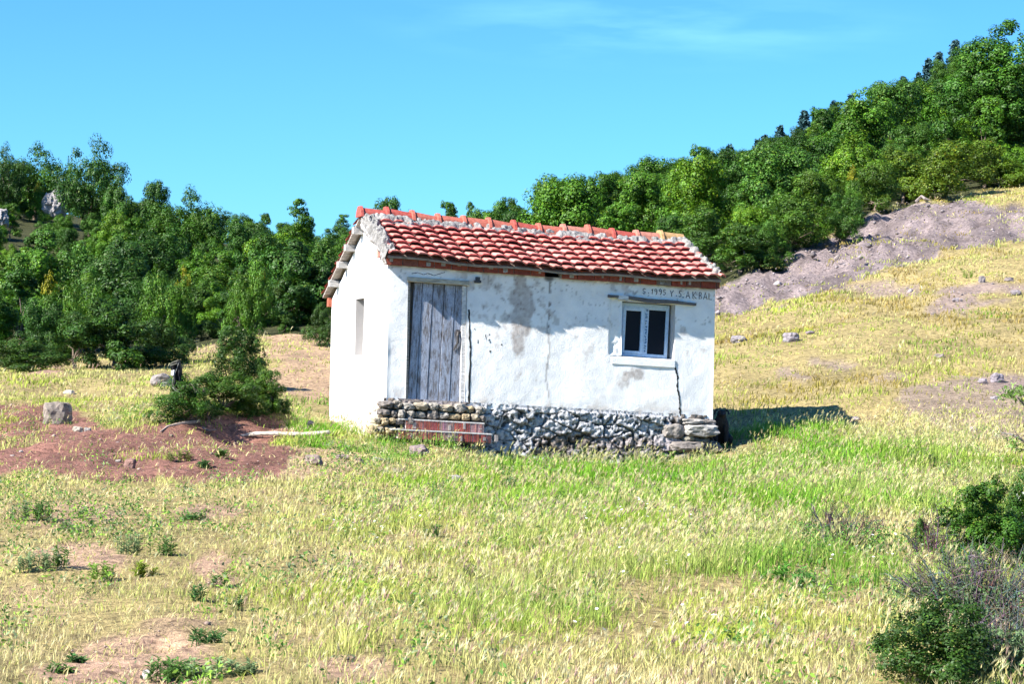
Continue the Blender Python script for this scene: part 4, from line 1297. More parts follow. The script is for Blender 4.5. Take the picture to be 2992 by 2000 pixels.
    def tiles(v0, w0, v1, w1, nrow, nm, seed, skew0, skew1, ulo, uhi):
        r = random.Random(seed); m_ = MB()
        d = np.array([v1 - v0, w1 - w0]); Ls = np.linalg.norm(d); d /= Ls
        nrm = np.array([-d[1], d[0]])
        if nrm[1] < 0: nrm = -nrm
        pitch = Ls / nrow; tw = .2035
        prof = [(0, .002), (.07, .003), (.18, .024), (.26, .028), (.66, .029), (.75, .024), (.90, .003), (1.0, .002)]
        for k in range(nrow):
            s0 = k * pitch; sk = skew0 + (skew1 - skew0) * k / nrow
            u = ulo + sk * .0
            while u < uhi - .03:
                uu1 = min(u + tw, uhi); jz = r.uniform(-.006, .008); js = r.uniform(-.014, .014); jt = r.uniform(-.004, .004)
                base = r.choice(((.44, .125, .10), (.42, .135, .112), (.45, .165, .135), (.40, .12, .102), (.44, .17, .145)))
                f_ = r.uniform(.82, 1.05); base = tuple(c * f_ for c in base)
                top = []; lift_lo = .078 + jz; lift_hi = .012 + jz
                rows = []
                for (s, lift, tone) in ((s0 - .03 + js, lift_lo, 1.0), (s0 + pitch * .45 + js, (lift_lo + lift_hi) / 2, 1.0), (s0 + pitch + .02, lift_hi, .9)):
                    rw_ = []
                    for (t, h) in prof:
                        uu = u + (uu1 - u) * t
                        p = np.array([v0, w0]) + d * s + nrm * (h + lift + jt * (t - .5))
                        rw_.append(H(uu, p[0], p[1] + sag(uu)))
                    rows.append(rw_)
                bot = []
                for (t, h) in prof:
                    uu = u + (uu1 - u) * t
                    p = np.array([v0, w0]) + d * (s0 - .03 + js) + nrm * (h + lift_lo - .024)
                    bot.append(H(uu, p[0], p[1] + sag(uu)))
                bi = []
                for (t, h) in prof:
                    uu = u + (uu1 - u) * t
                    p = np.array([v0, w0]) + d * (s0 + .10) + nrm * (h + lift_lo - .034)
                    bi.append(H(uu, p[0], p[1] + sag(uu)))
                n = len(prof)
                vs_ = rows[0] + rows[1] + rows[2] + bot + bi
                fs_ = []
                for i in range(n - 1):
                    fs_ += [(i, i + 1, n + i + 1, n + i), (n + i, n + i + 1, 2 * n + i + 1, 2 * n + i), (3 * n + i, 3 * n + i + 1, i + 1, i), (4 * n + i, 4 * n + i + 1, 3 * n + i + 1, 3 * n + i)]
                cols = []
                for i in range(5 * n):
                    pk = prof[i % n][1]; q = 1.0 + (.48 if pk > .02 and i < 3 * n else 0)  # crests lightened in colour as if sunlit
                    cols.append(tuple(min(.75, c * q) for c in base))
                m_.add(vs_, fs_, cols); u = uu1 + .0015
        return m_.build(nm, M['tile'], root)
    tiles(EV, EW, RV - .03, RW - .02, 7, 'roof_tiles', 21, 0, 0, U0_ + .03, U1_ + .02)
    tiles(BV, BW + .03, RV + .03, RW - .02, 10, 'roof_tiles', 22, 0, 0, U0_ - .03, U1_ + .02)
    # ridge tiles
    r = random.Random(31); n = 13; step = (LEN + .02 + .12) / n
    for i in range(n):
        m_ = MB(); u0 = -.125 + step * i; u1 = u0 + step + .01
        base = r.choice(((.32, .065, .05), (.34, .10, .07), (.29, .055, .045), (.36, .15, .11))) if i else (.32, .07, .055)
        if i == n - 1: base = (.36, .22, .10)
        dz = r.uniform(-.008, .008)
        def sect(u, s, wz, dz2=0):
            sg = sag(u)
            return [H(u, RV + a * s, RW + .055 + sg + dz + b * s + wz) for a, b in ((-.15, -.035), (-.115, .045), (-.05, .105), (.05, .105), (.115, .045), (.15, -.035))]
        rings = [sect(u0, 1.16, .006), sect(u0 + .052, 1.16, .006), sect(u0 + .054, .98, 0), sect(u1, .90, -.014)]
        vs_ = [p for g in rings for p in g]; fs_ = []
        for k in range(3):
            for j in range(5): fs_.append((k * 6 + j, k * 6 + j + 1, (k + 1) * 6 + j + 1, (k + 1) * 6 + j))
        fs_ += [tuple(range(6))[::-1], tuple(range(18, 24))]
        m_.add(vs_, fs_, [tuple(c * (1.1 if k < 12 else .95) for c in base) for k in range(24)])
        m_.build('ridge_tile', M['tile'], root, bevel=.006)
    # mortar: ribbons of lumpy cement
    def lumps(nm, pts_fn, nu, nvv, amp, seed, col, cut=None):
        A, B_ = np.meshgrid(np.linspace(0, 1, nu), np.linspace(0, 1, nvv), indexing='ij')
        P = np.zeros((nu, nvv, 3)); N = np.zeros((nu, nvv, 3))
        for i in range(nu):
            for j in range(nvv):
                p, nn = pts_fn(A[i, j], B_[i, j]); P[i, j] = p; N[i, j] = nn
        arc = np.sin(np.pi * B_) ** .6
        L_ = fbm(P[..., 0] * 9 + P[..., 1] * 3, P[..., 1] * 9 + P[..., 2] * 9, seed, 4); L2 = fbm(P[..., 0] * 28, P[..., 1] * 28 + P[..., 2] * 20, seed + 5, 3)
        h = arc * amp * (.15 + 1.3 * sstep(.3, .65, L_)) + (L2 - .5) * amp * .9 * arc
        P = P + N * h[..., None]
        i = np.arange(nu * nvv).reshape(nu, nvv)
        f = np.stack([i[:-1, :-1], i[1:, :-1], i[1:, 1:], i[:-1, 1:]], -1).reshape(-1, 4)
        cc = np.array(col)[None] * (.55 + .9 * L2.reshape(-1, 1))
        return np_mesh(nm, Hn(P.reshape(-1, 3)), [f], M['mortar'], cc, parent=root)
    dv, dw = RV - EV, RW - EW; ll_ = math.hypot(dv, dw); d2 = (dv / ll_, dw / ll_); n2 = (-d2[1], d2[0])
    def ridge_m(t, s):
        u = -.10 + (LEN + .1) * t
        wid = .20 + .09 * math.sin(u * 3.1) * math.sin(u * 1.3 + 1) + .06 * float(vnoise(u * 7, 1.0, 3))
        off = .055 + wid * (1 - s)
        return (u, RV - d2[0] * off, RW - d2[1] * off + .050 + sag(u)), (0, n2[0], n2[1])
    lumps('ridge_mortar', ridge_m, 330, 14, .060, 51, (.25, .24, .23))
    def verge_l(t, s):
        q = .02 + t * (ll_ - .12); wob = .06 * (float(vnoise(q * 6, 2.0, 9)) - .5)
        u = -.115 + s * (.165 + wob + .04 * t * (1 - t))
        drop = -.10 * max(0, .25 - s) * 4
        return (u, EV + d2[0] * q, EW + d2[1] * q + .065 + drop), (-.25 if s < .3 else 0, n2[0], n2[1])
    lumps('verge_mortar', verge_l, 200, 30, .075, 61, (.23, .22, .21))
    def verge_r(t, s):
        q = .10 + t * (ll_ - .2); wob = .05 * (float(vnoise(q * 7, 5.0, 9)) - .5)
        u = LEN - .08 + s * (.16 + wob)
        return (u, EV + d2[0] * q, EW + d2[1] * q + .070 - .06 * max(0, s - .75) * 4), (0, n2[0], n2[1])
    lumps('verge_mortar', verge_r, 110, 14, .055, 71, (.25, .24, .22))
    # broken verge filling under the front slope at the gable
    def under(t, s):
        q = .12 + t * (ll_ - .25)
        return (-.06 - .05 * (1 - s) + .03 * float(vnoise(q * 8, 1., 14)), EV + d2[0] * q, EW + d2[1] * q - .02 - (.10 + .08 * float(vnoise(q * 5, 3., 15))) * s), (-1, 0, 0)
    lumps('verge_filling', under, 90, 10, .04, 81, (.36, .34, .33))
    m_ = MB(); m_.box(-.05, .02, .48, .56, 2.06, 2.24, (.55, .25, .20), H); m_.build('verge_brick', M['tile'], root, bevel=.01)
    # ---- rubble foundation: irregular courses of stones
    r2 = np.random.default_rng(5)
    us = np.arange(-.04, LEN + .03, .014); ws = np.arange(-1.15, .035, .014)
    Uu, Ww = np.meshgrid(us, ws, indexing='ij')
    top = .01 + .03 * (fbm(Uu * 4, Uu * 0, 91, 3) - .5)
    ss = []
    while len(ss) < 120:
        cand = np.stack([r2.uniform(-.15, LEN + .15, 14), r2.uniform(-1.2, .04, 14)], -1)
        if ss:
            q = np.array(ss); dd = np.sqrt((cand[:, None, 0] - q[None, :, 0]) ** 2 + (1.75 * (cand[:, None, 1] - q[None, :, 1])) ** 2).min(1) * r2.uniform(.45, 1.0, 14)
        else: dd = np.ones(14)
        ss.append(cand[int(np.argmax(dd))])
    ss = np.array(ss)
    wu = Uu + .10 * (fbm(Uu * 6, Ww * 6, 93, 4) - .5); ww = Ww + .07 * (fbm(Uu * 6, Ww * 6, 94, 4) - .5)
    best = np.full(Uu.shape, 9.); second = np.full(Uu.shape, 9.); idx = np.zeros(Uu.shape, int)
    for i, (cu, cw) in enumerate(ss):
        q = np.sqrt((wu - cu) ** 2 + (1.75 * (ww - cw)) ** 2) / .17
        lt = q < best
        second = np.where(lt, best, np.minimum(second, q)); idx = np.where(lt, i, idx); best = np.where(lt, q, best)
    edge = np.clip(second - best, 0, 1); body = np.clip(1.12 - best, 0, .6)
    rnd = r2.uniform(0, 1, len(ss))[idx]
    n1 = fbm(Uu * 20, Ww * 20, 95, 4); n0 = fbm(Uu * 3, Ww * 3, 96, 3)
    n5 = fbm(Uu * 42, Ww * 42, 97, 3); pit = sstep(.40, .32, .8 * n1 + .2 * n5)
    prot = sstep(0, .13, edge) * (.025 + .07 * rnd) + .075 * (n1 - .5) + .016 * (n5 - .5) - .03 * pit
    vv = .035 - prot - .07 * sstep(-.1, -.8, Ww) * sstep(2., 5, Uu)
    vv = np.where(Ww > top - .03, np.maximum(vv, .0 - .012 * n1), vv)
    white = sstep(.25, .6, (1 - sstep(-.2, -.5, Ww) * sstep(1.6, 2.8, Uu)) * .75 * sstep(1.2, 1.5, Uu) + .7 * (n1 - .5) + .35 * (n0 - .5) - .55 * sstep(4.2, 4.5, Uu))
    joint = 1 - sstep(.0, .20 + .2 * n0, edge)
    stone = np.array([.25, .22, .205])[None, None] * (.6 + .8 * rnd[..., None]) * (.6 + .8 * n1[..., None])
    stone[..., 2] *= (.85 + .25 * rnd); stone[..., 0] *= (1.1 - .12 * rnd)
    wht = np.array([.44, .44, .45])[None, None] * (.45 + .5 * n5[..., None] + .5 * n1[..., None])
    cc = stone * (1 - white[..., None]) + wht * white[..., None]
    cc = cc * (1 - .75 * joint[..., None] * sstep(.36, .5, n1[..., None])) 
    cc = cc * (1 - .7 * pit[..., None])  # shade inside the pits painted into the stone colour
    V = np.stack([Uu, vv, Ww], -1).reshape(-1, 3)
    i = np.arange(Uu.size).reshape(Uu.shape)
    f = np.stack([i[:-1, :-1], i[1:, :-1], i[1:, 1:], i[:-1, 1:]], -1).reshape(-1, 4)
    fd = np_mesh('foundation', Hn(V), [f], M['rubble'], cc.reshape(-1, 3), parent=root)
    # corner stones at the right foot
    def stone_at(nm, u, v, w, su, sv, sw, col, seed, boxy=.6, rough=.22, par=root, rz=0):
        return rock_obj(nm, seed, (su, sv, sw), tuple(c * .62 for c in col), H(u, v, w), rz, parent=par, boxy=boxy, rough=rough)
    for k, (u, v, w, su, sv, sw, col) in enumerate(((4.86, -.06, -.205, .29, .20, .105, (.46, .44, .41)), (4.66, -.05, -.335, .10, .1, .05, (.42, .38, .30)), (4.86, -.02, -.36, .15, .15, .035, (.34, .31, .27)),
            (4.62, -.08, -.455, .30, .19, .085, (.30, .26, .235)), (5.0, -.02, -.47, .20, .18, .10, (.24, .21, .20)), (4.60, -.10, -.62, .17, .16, .085, (.40, .34, .27)), (4.92, -.05, -.66, .25, .2, .10, (.27, .24, .22)),
            (4.42, -.03, -.24, .17, .12, .12, (.36, .32, .29)), (4.74, -.02, -.075, .18, .12, .045, (.40, .37, .34)), (5.0, .05, -.08, .13, .14, .05, (.28, .25, .23)))):
        stone_at('corner_stone', u, v, w, su, sv, sw, col, 130 + k)
    # stones under the door, wrapping round the left corner
    SW = empty('door_step', H(.7, -.1, -.3)); SW.parent = root
    inv = Vector(H(.7, -.1, -.3))
    r = random.Random(17); k = 0
    for row, (w, hh, u0, u1, pv) in enumerate(((-.075, .065, -.10, 1.42, -.05), (-.195, .060, -.14, 1.40, -.075), (-.315, .058, -.22, .30, -.10), (-.43, .062, -.26, .24, -.12))):
        u = u0
        while u < u1:
            L = r.uniform(.09, .19) * (1.25 if row == 0 else 1)
            col = r.choice(((.33, .29, .24), (.42, .36, .27), (.24, .21, .19), (.36, .33, .30), (.46, .36, .22), (.38, .35, .31)))
            o = rock_obj('stone', 160 + k, (L * .54, .16 + r.uniform(-.03, .03), hh * r.uniform(.75, 1.2)), tuple(c * .66 for c in col), Vector(H(u + L / 2, pv + r.uniform(-.02, .02) + .05, w + r.uniform(-.012, .012))) - inv, r.uniform(-.08, .08), parent=SW, boxy=.65, rough=.2)
            u += L; k += 1
    for row in range(5):       # return on the gable side
        v = .12
        while v < .62 - row * .02:
            L = r.uniform(.12, .22)
            o = rock_obj('stone', 200 + k, (.10, L * .54, .065), r.choice(((.55, .50, .44), (.48, .44, .38), (.58, .50, .40))), Vector(H(-.01, v + L / 2, -.10 - row * .115 - .28 * max(0, v - .2))) - inv, 0, parent=SW, boxy=.6, rough=.22); v += L; k += 1
    bm_ = MB(); r = random.Random(23)
    for (u0, u1, w0, w1, v0, v1) in ((.24, 1.42, -.405, -.275, -.20, .02), (.10, 1.50, -.545, -.425, -.33, -.02)):
        u = u0
        bm_.box(u0 - .1, u1, v0 - .004, v1, w1 - .004, w1 + .014, (.60, .56, .52), H)
        while u < u1 - .05:
            L = min(r.uniform(.20, .27), u1 - u); col = r.choice(((.27, .070, .055), (.23, .060, .048), (.29, .09, .07), (.28, .17, .155)))
            for q in range(7):
                a_ = u + .006 + (L - .012) * q / 7; b2 = a_ + (L - .012) / 7 - .007
                bm_.box(a_, b2, v0 + r.uniform(-.004, .004), v1, w0, w1 - .006, tuple(c * r.uniform(.8, 1.15) for c in col), H)
            bm_.box(u + .003, u + L - .003, v0 + .008, v1, w0, w1 - .007, (.40, .35, .33), H)
            for _k in range(r.choice((0, 1, 1, 2))):
                q = u + r.uniform(0, .18); bm_.box(q, q + r.uniform(.015, .06), v0 - .010, v0 + .02, w0 + r.uniform(.0, .05), w1 - r.uniform(.0, .07), (.27, .235, .22), H)
            u += L
    bs = bm_.build('brick_tread', M['tile'], SW, bevel=.004)
    bs.location = -inv
    return root


# ------------------------------------------------------------------ dog
def skin_obj(name, chain, edges, mat, parent=None, sub=2):
    me = bpy.data.meshes.new(name); me.from_pydata([c[0] for c in chain], edges, [])
    me.materials.append(mat)
    o = bpy.data.objects.new(name, me); COL.objects.link(o)
    m = o.modifiers.new('skin', 'SKIN'); m.use_smooth_shade = True
    lay = me.skin_vertices[0] if me.skin_vertices else None
    if lay is None:
        bm = bmesh.new(); bm.from_mesh(me); bm.verts.layers.skin.verify(); bm.to_mesh(me); bm.free(); lay = me.skin_vertices[0]
    for i, c in enumerate(chain):
        lay.data[i].radius = (c[1], c[1]) if not isinstance(c[1], tuple) else c[1]
        lay.data[i].use_root = (i == 0)
    s = o.modifiers.new('sub', 'SUBSURF'); s.levels = sub; s.render_levels = sub
    if parent is not None: o.parent = parent
    return o


def build_dog():
    m, nt, out = new_mat('dark_fur'); b = NB(nt)
    n1 = b.noise(60, 5, .7, mapscale=(1, 1, .4)); geo = b.n('ShaderNodeTexCoord'); sx = b.n('ShaderNodeSeparateXYZ'); b.l(geo.outputs['Object'], sx.inputs[0])
    c = b.ramp(n1, [(.35, (.012, .011, .012)), (.7, (.05, .046, .046))]); p = b.pbsdf(c, .8, b.bump(n1, .8, .01), .2); b.l(p.outputs[0], out.inputs[0])
    fur = m
    grey = simple('grizzled_fur', (.10, .095, .10), .85, .2)
    # it sits in the shade behind the right corner, looking out at the camera
    x, y = (O + EX * (LEN + .11) + EY * .38)[:2]
    p0 = at(2106, 1205, y)
    z = float(gz(x, y)); top = p0[2] + .0
    hs = (top - z) / .62
    hs = min(max(hs, .75), 1.25)
    x = p0[0] - .0
    d = empty('dog', (x, y, z), rad(4), 'black dog with a grizzled face sitting in shade, peering round the hut corner', 'dog'); d.scale = (hs,) * 3
    # front of the dog looks along -y
    ch = [((0, .26, .17), (.15, .13)), ((0, .12, .30), (.14, .14)), ((0, -.02, .42), (.125, .13)), ((0, -.08, .53), (.085, .09)), ((0, -.11, .62), (.088, .085)), ((0, -.20, .60), (.058, .055)), ((0, -.29, .575), (.040, .038)),
          ((.085, -.06, .40), .062), ((.09, -.08, .22), .043), ((.09, -.09, .05), .036), ((.09, -.15, .025), .036),
          ((-.085, -.06, .40), .062), ((-.09, -.08, .22), .043), ((-.09, -.09, .05), .036), ((-.09, -.15, .025), .036),
          ((.15, .20, .17), .095), ((.18, .02, .16), .060), ((.17, .10, .05), .042), ((.17, -.02, .03), .036),
          ((-.15, .20, .17), .095), ((-.18, .02, .16), .060), ((-.17, .10, .05), .042), ((-.17, -.02, .03), .036),
          ((0, .40, .07), .035), ((.10, .52, .04), .02)]
    ed = [(0, 1), (1, 2), (2, 3), (3, 4), (4, 5), (5, 6), (2, 7), (7, 8), (8, 9), (9, 10), (2, 11), (11, 12), (12, 13), (13, 14), (0, 15), (15, 16), (16, 17), (17, 18), (0, 19), (19, 20), (20, 21), (21, 22), (0, 23), (23, 24)]
    skin_obj('body', ch, ed, fur, d)
    for s in (-1, 1):
        skin_obj('ear', [((s * .070, -.08, .665), .020), ((s * .115, -.085, .635), (.032, .018)), ((s * .130, -.10, .575), (.026, .012))], [(0, 1), (1, 2)], fur, d)
        mb = MB(); c = Vector((s * .040, -.178, .648))
        bm = bmesh.new(); bmesh.ops.create_uvsphere(bm, u_segments=10, v_segments=8, radius=.011); me = bpy.data.meshes.new('eye'); bm.to_mesh(me); bm.free(); me.materials.append(M['pane']); e = bpy.data.objects.new('eye', me); COL.objects.link(e); e.parent = d; e.location = c
        skin_obj('brow', [((s * .018, -.165, .685), .012), ((s * .045, -.165, .690), .014), ((s * .068, -.140, .670), .012)], [(0, 1), (1, 2)], grey, d)
    bm = bmesh.new(); bmesh.ops.create_uvsphere(bm, u_segments=12, v_segments=8, radius=.022); me = bpy.data.meshes.new('nose'); bm.to_mesh(me); bm.free(); me.materials.append(M['pane']); e = bpy.data.objects.new('nose', me); COL.objects.link(e); e.parent = d; e.location = (0, -.325, .588); e.scale = (1.1, .7, .8)


# ------------------------------------------------------------------ loose things
def twig_shrub(name, px, py, w_px, h_px, n, seed, label, col=(.17, .15, .14), leafy=0, leafcol=(.05, .11, .02), r0=.006, spread=1.0, cat='shrub'):
    r = random.Random(seed); rg = np.random.default_rng(seed)
    x, y, z = hit(px, py); W = w_px / FPX * y; Hh = h_px / FPX * y
    root = empty(name, (x, y, z), 0, label, cat)
    mb = MB()
    for i in range(n):
        a = r.uniform(0, 6.283); q = r.random() ** .6
        b0 = Vector((math.cos(a) * W * .16 * q, math.sin(a) * W * .12 * q, -.03))
        tip = Vector((math.cos(a) * W * .5 * q * spread, math.sin(a) * W * .35 * q, Hh * r.uniform(.55, 1.0) * (1 - .45 * q * q)))
        mid = b0.lerp(tip, .5) + Vector((r.uniform(-.1, .1) * W * .4, r.uniform(-.1, .1) * W * .4, Hh * .08))
        c = tuple(k * r.uniform(.6, 1.5) for k in col)
        mb.tube([b0, b0.lerp(mid, .5) + Vector((r.uniform(-.02, .02),) * 3), mid, mid.lerp(tip, .5) + Vector((r.uniform(-.03, .03), 0, r.uniform(-.02, .02))), tip], [r0, r0 * .85, r0 * .7, r0 * .5, r0 * .25], 4, c, cap=False)
        for k in range(5):
            t = r.uniform(.3, .95); s0 = (b0.lerp(mid, t * 2) if t < .5 else mid.lerp(tip, t * 2 - 1))
            l = Hh * r.uniform(.08, .26); dd = Vector((r.uniform(-1, 1), r.uniform(-.8, .8), r.uniform(.0, 1.1))).normalized() * l
            mb.tube([s0, s0 + dd * .5 + Vector((0, 0, .01)), s0 + dd], [r0 * .5, r0 * .4, r0 * .2], 3, c, cap=False)
    mb.build('branches', M['bark'], root)
    if leafy:
        N = leafy
        a = rg.uniform(0, 6.283, N); q = rg.uniform(0, 1, N) ** .5; hz = rg.uniform(0, 1, N) ** 1.6
        P = np.stack([np.cos(a) * W * .5 * q, np.sin(a) * W * .35 * q, hz * Hh * .45 + .01], -1)
        lf = leaf_faces(P, rg, .022 * max(1, y / 18), leafcol)
        o = np_mesh('foliage', lf[0], [lf[1]], M['leaf'], lf[2], parent=root)
    return root


def leaf_faces(P, rg, size, col, up=.4, slim=.5):
    n = len(P)
    nrm = rg.normal(size=(n, 3)) + np.array([0, 0, up]); nrm /= np.linalg.norm(nrm, axis=1)[:, None]
    a = np.cross(nrm, rg.normal(size=(n, 3))); a /= np.linalg.norm(a, axis=1)[:, None]; b = np.cross(nrm, a)
    L = size * rg.uniform(.7, 1.4, n)
    a = a * L[:, None] * .5; b = b * (L * slim)[:, None] * .5
    v = np.stack([P - a, P + b, P + a, P - b], 1).reshape(-1, 3)
    c = np.repeat(np.array(col)[None] * rg.uniform(.6, 1.5, n)[:, None], 4, 0)
    return v, np.arange(n * 4).reshape(n, 4), c


def weed(px, py, w_px, h_px, stems, seed, label, col, ls=.05, group=None):
    """leafy upright weed: stems with whorls of narrow leaves"""
    r = random.Random(seed); rg = np.random.default_rng(seed)
    x, y, z = hit(px, py); W = w_px / FPX * y; Hh = h_px / FPX * y
    root = empty('weed_plant', (x, y, z), 0, label, 'weed', group)
    mb = MB(); P = []; D = []
    for i in range(stems):
        b0 = Vector((r.uniform(-.4, .4) * W, r.uniform(-.3, .3) * W, -.02)); h = Hh * r.uniform(.5, 1.05)
        tip = b0 + Vector((r.uniform(-.15, .15) * h + .05 * h, r.uniform(-.15, .15) * h, h))
        mb.tube([b0, b0.lerp(tip, .5), tip], [.0035, .003, .002], 4, tuple(c * .8 for c in col), cap=False)
        for k in range(7):
            p = b0.lerp(tip, .25 + .75 * k / 6)
            for j in range(4):
                a = r.uniform(0, 6.283); P.append(p); D.append((math.cos(a), math.sin(a), r.uniform(.1, .9)))
    P = np.array([tuple(p) for p in P]); D = np.array(D); D /= np.linalg.norm(D, axis=1)[:, None]
    n = len(P); L = ls * rg.uniform(.7, 1.5, n); S = np.cross(D, np.array([0, 0, 1.])); S /= np.linalg.norm(S, axis=1)[:, None] + 1e-6
    v = np.stack([P, P + D * (L * .5)[:, None] + S * (L * .14)[:, None], P + D * L[:, None] + np.array([0, 0, -.15]) * L[:, None], P + D * (L * .5)[:, None] - S * (L * .14)[:, None]], 1).reshape(-1, 3)
    c = np.repeat(np.array(col)[None] * rg.uniform(.6, 1.4, n)[:, None], 4, 0)
    np_mesh('foliage', v, [np.arange(n * 4).reshape(n, 4)], M['grass'], c, parent=root)
    mb.build('stem', M['bark'], root)


def build_loose():
    r = random.Random(9)
    # pole lying by the path
    x0, y0, z0 = hit(728, 1295); x1, y1, z1 = hit(962, 1283)
    a = Vector((x0, y0, z0 + .05)); b = Vector((x1, y1 - .0, z1 + .06))
    mb = MB(); pts = []
    for i in range(13):
        t = i / 12; p = a.lerp(b, t); pts.append((p.x, p.y, p.z + .012 * math.sin(t * 7) + .02 * t))
    mb.tube(pts, [.030 - .0 * i + .004 * math.sin(i * 2.1) for i in range(13)], 9, (.50, .44, .36))
    mb.tube([pts[0], (pts[0][0] - .22, pts[0][1], pts[0][2] - .045)], [.028, .012], 7, (.36, .30, .25))
    tag(mb.build('wooden_pole', M['bark'], smooth=True), 'long pale wooden pole lying on the ground left of the hut', 'pole')
    # exposed roots on the mound
    def along(pxs, rads, nm, lab, col, lift=.02):
        mb = MB(); P = []
        for px, py in pxs:
            x, y, z = hit(px, py); P.append((x, y, z + lift))
        mb.tube(P, rads, 7, col); tag(mb.build(nm, M['bark'], smooth=True), lab, 'branch')
    along([(468, 1268), (488, 1255), (512, 1250), (540, 1250), (565, 1246), (585, 1238)], [.008, .016, .022, .028, .026, .018], 'fallen_branch', 'pale bare branch lying on the red earth of the mound', (.42, .32, .26))
    along([(590, 1260), (612, 1266), (632, 1272)], [.012, .016, .010], 'fallen_branch', 'short dark root end poking from the red earth beside the pale branch', (.20, .16, .14))
    # gnarled roots under the cloth bush
    y = hit(560, 1228)[1]
    for k, (seq, lab) in enumerate(((((540, 1180), (550, 1195), (556, 1212), (562, 1226)), 'straight bare stem under the cloth bush'), (((585, 1175), (590, 1190), (580, 1205), (574, 1222)), 'crooked bare stem under the cloth bush, curving back'), (((600, 1180), (608, 1200), (606, 1215), (612, 1232)), 'thin bare stem hanging nearest the shaded hollow'))):
        mb = MB(); P = [tuple(at(a_, b_, y - .15 + .03 * k)) for a_, b_ in seq]; mb.tube(P, [.008, .008, .009, .010], 6, (.15, .115, .095)); tag(mb.build('bare_stem', M['bark'], smooth=True), lab, 'stem')
    # black cloth and cord on the bush
    yb = hit(525, 1225)[1] - .25
    def sheet(poly, nm, col, lab, cat, amp=.05, dy=0, parent=None):
        """a draped strip: two edges given in the photo, folded in depth"""
        L, R = poly; n = 22; m_ = 12
        Lp = np.array([at(a_, b_, yb + dy) for a_, b_ in L]); Rp = np.array([at(a_, b_, yb + dy) for a_, b_ in R])
        tt = np.linspace(0, 1, n)
        Li = np.stack([np.interp(tt, np.linspace(0, 1, len(L)), Lp[:, k]) for k in range(3)], -1); Ri = np.stack([np.interp(tt, np.linspace(0, 1, len(R)), Rp[:, k]) for k in range(3)], -1)
        S = np.linspace(0, 1, m_)[None, :, None]
        P = Li[:, None] * (1 - S) + Ri[:, None] * S
        P[..., 1] += amp * np.sin(S[..., 0] * 13 + tt[:, None] * 3) + .03 * (fbm(P[..., 0] * 20, P[..., 2] * 20, 4, 2) - .5)
        i = np.arange(n * m_).reshape(n, m_); f = np.stack([i[:-1, :-1], i[:-1, 1:], i[1:, 1:], i[1:, :-1]], -1).reshape(-1, 4)
        o = np_mesh(nm, P.reshape(-1, 3), [f], M['cloth'], np.tile(np.array(col), (n * m_, 1)), smooth=True, parent=parent)
        md = o.modifiers.new('thick', 'SOLIDIFY'); md.thickness = .006
        if parent is None: tag(o, lab, cat)
        return o
    c = sheet((((497, 1068), (500, 1085), (506, 1100), (506, 1120), (502, 1135)), ((524, 1053), (530, 1075), (532, 1100), (536, 1120), (530, 1132))), 'black_cloth', (.018, .018, .02), 'torn black cloth hanging over the bush on the mound', 'cloth', .04)
    sheet((((500, 1084), (501, 1098)), ((510, 1082), (509, 1098))), 'white_patch', (.75, .75, .75), None, None, .005, -.07, c)
    mb = MB()
    def cord(pts, rd, col):
        P = [tuple(at(a_, b_, yb - .06 + .02 * math.sin(i * 2))) for i, (a_, b_) in enumerate(pts)]; mb.tube(P, rd, 5, col)
    oc = (.13, .12, .08)
    for k in range(4):
        j = k * 3.0
        cord([(503 + k, 1118), (506 + k, 1132 - j * .3), (520, 1141 + j * .4), (532, 1137 - j), (546, 1126 + j * .5), (560, 1124 - j * .4), (570, 1138 + j), (580, 1146 + j * .5), (598, 1146 - j)], .008, oc)
    cord([(494, 1068), (505, 1060), (518, 1055), (525, 1054), (522, 1062), (508, 1066), (497, 1070)], .010, (.10, .10, .08)); cord([(504, 1132), (512, 1142), (526, 1148)], .007, (.2, .2, .17)); cord([(524, 1056), (514, 1085), (505, 1110), (502, 1130)], .004, (.25, .25, .23))
    tag(mb.build('cord', M['cloth'], smooth=True), 'tangled olive cord wound round the bush under the black cloth', 'cord')
    # dark tin near the hut
    x, y, z = hit(903, 1256)
    mb = MB(); mb.tube([(0, 0, 0), (0, 0, .02), (0, 0, .09), (0, 0, .10)], [.045, .05, .05, .046], 14, (.03, .03, .032)); t = mb.build('tin_can', M['dark'], smooth=False); t.location = (x, y, z + .02); t.rotation_euler = (.5, .4, 0); tag(t, 'small blackened tin lying in lush grass by the gable', 'tin')
    # fallen branches on the right slope
    for seq, lab in ((((2672, 592), (2690, 575), (2700, 583), (2715, 590)), 'dead forked branch at the top of the eroded slope'), (((2438, 760), (2444, 752), (2448, 745)), 'dark snag standing in the grey eroded slope')):
        mb = MB(); P = []
        for px, py in seq:
            x, y, z = hit(px, max(py, 590) if py < 600 else 762); p = at(px, py, y); P.append((p[0], p[1] - .2, max(p[2], z)))
        mb.tube(P, [.05] * (len(P) - 1) + [.02], 6, (.24, .20, .18)); tag(mb.build('dead_branch', M['bark']), lab, 'branch')
    # green shrubs and brushwood, lower right
    for px, b, t, w, s, tint, lab in ((2860, 1660, 1385, 270, 1, (.6, .78, .62), 'dense green bush at the right edge, in front of the whitish rock'), (2985, 1640, 1360, 170, 2, (.5, .66, .56), 'dark bush cut off by the right edge behind the dense green one'),
                                      (2740, 2010, 1730, 340, 3, (.40, .48, .50), 'low dark green bush in the lower right corner below bare twigs'), (2690, 1600, 1520, 56, 4, (.5, .6, .6), 'tiny dark bush between the twiggy shrubs')):
        x, y, z = hit(px, b); plant_px(('bush', s), px, b, t, w, 'bush', lab, 'bush', None, tint, parts=BR)
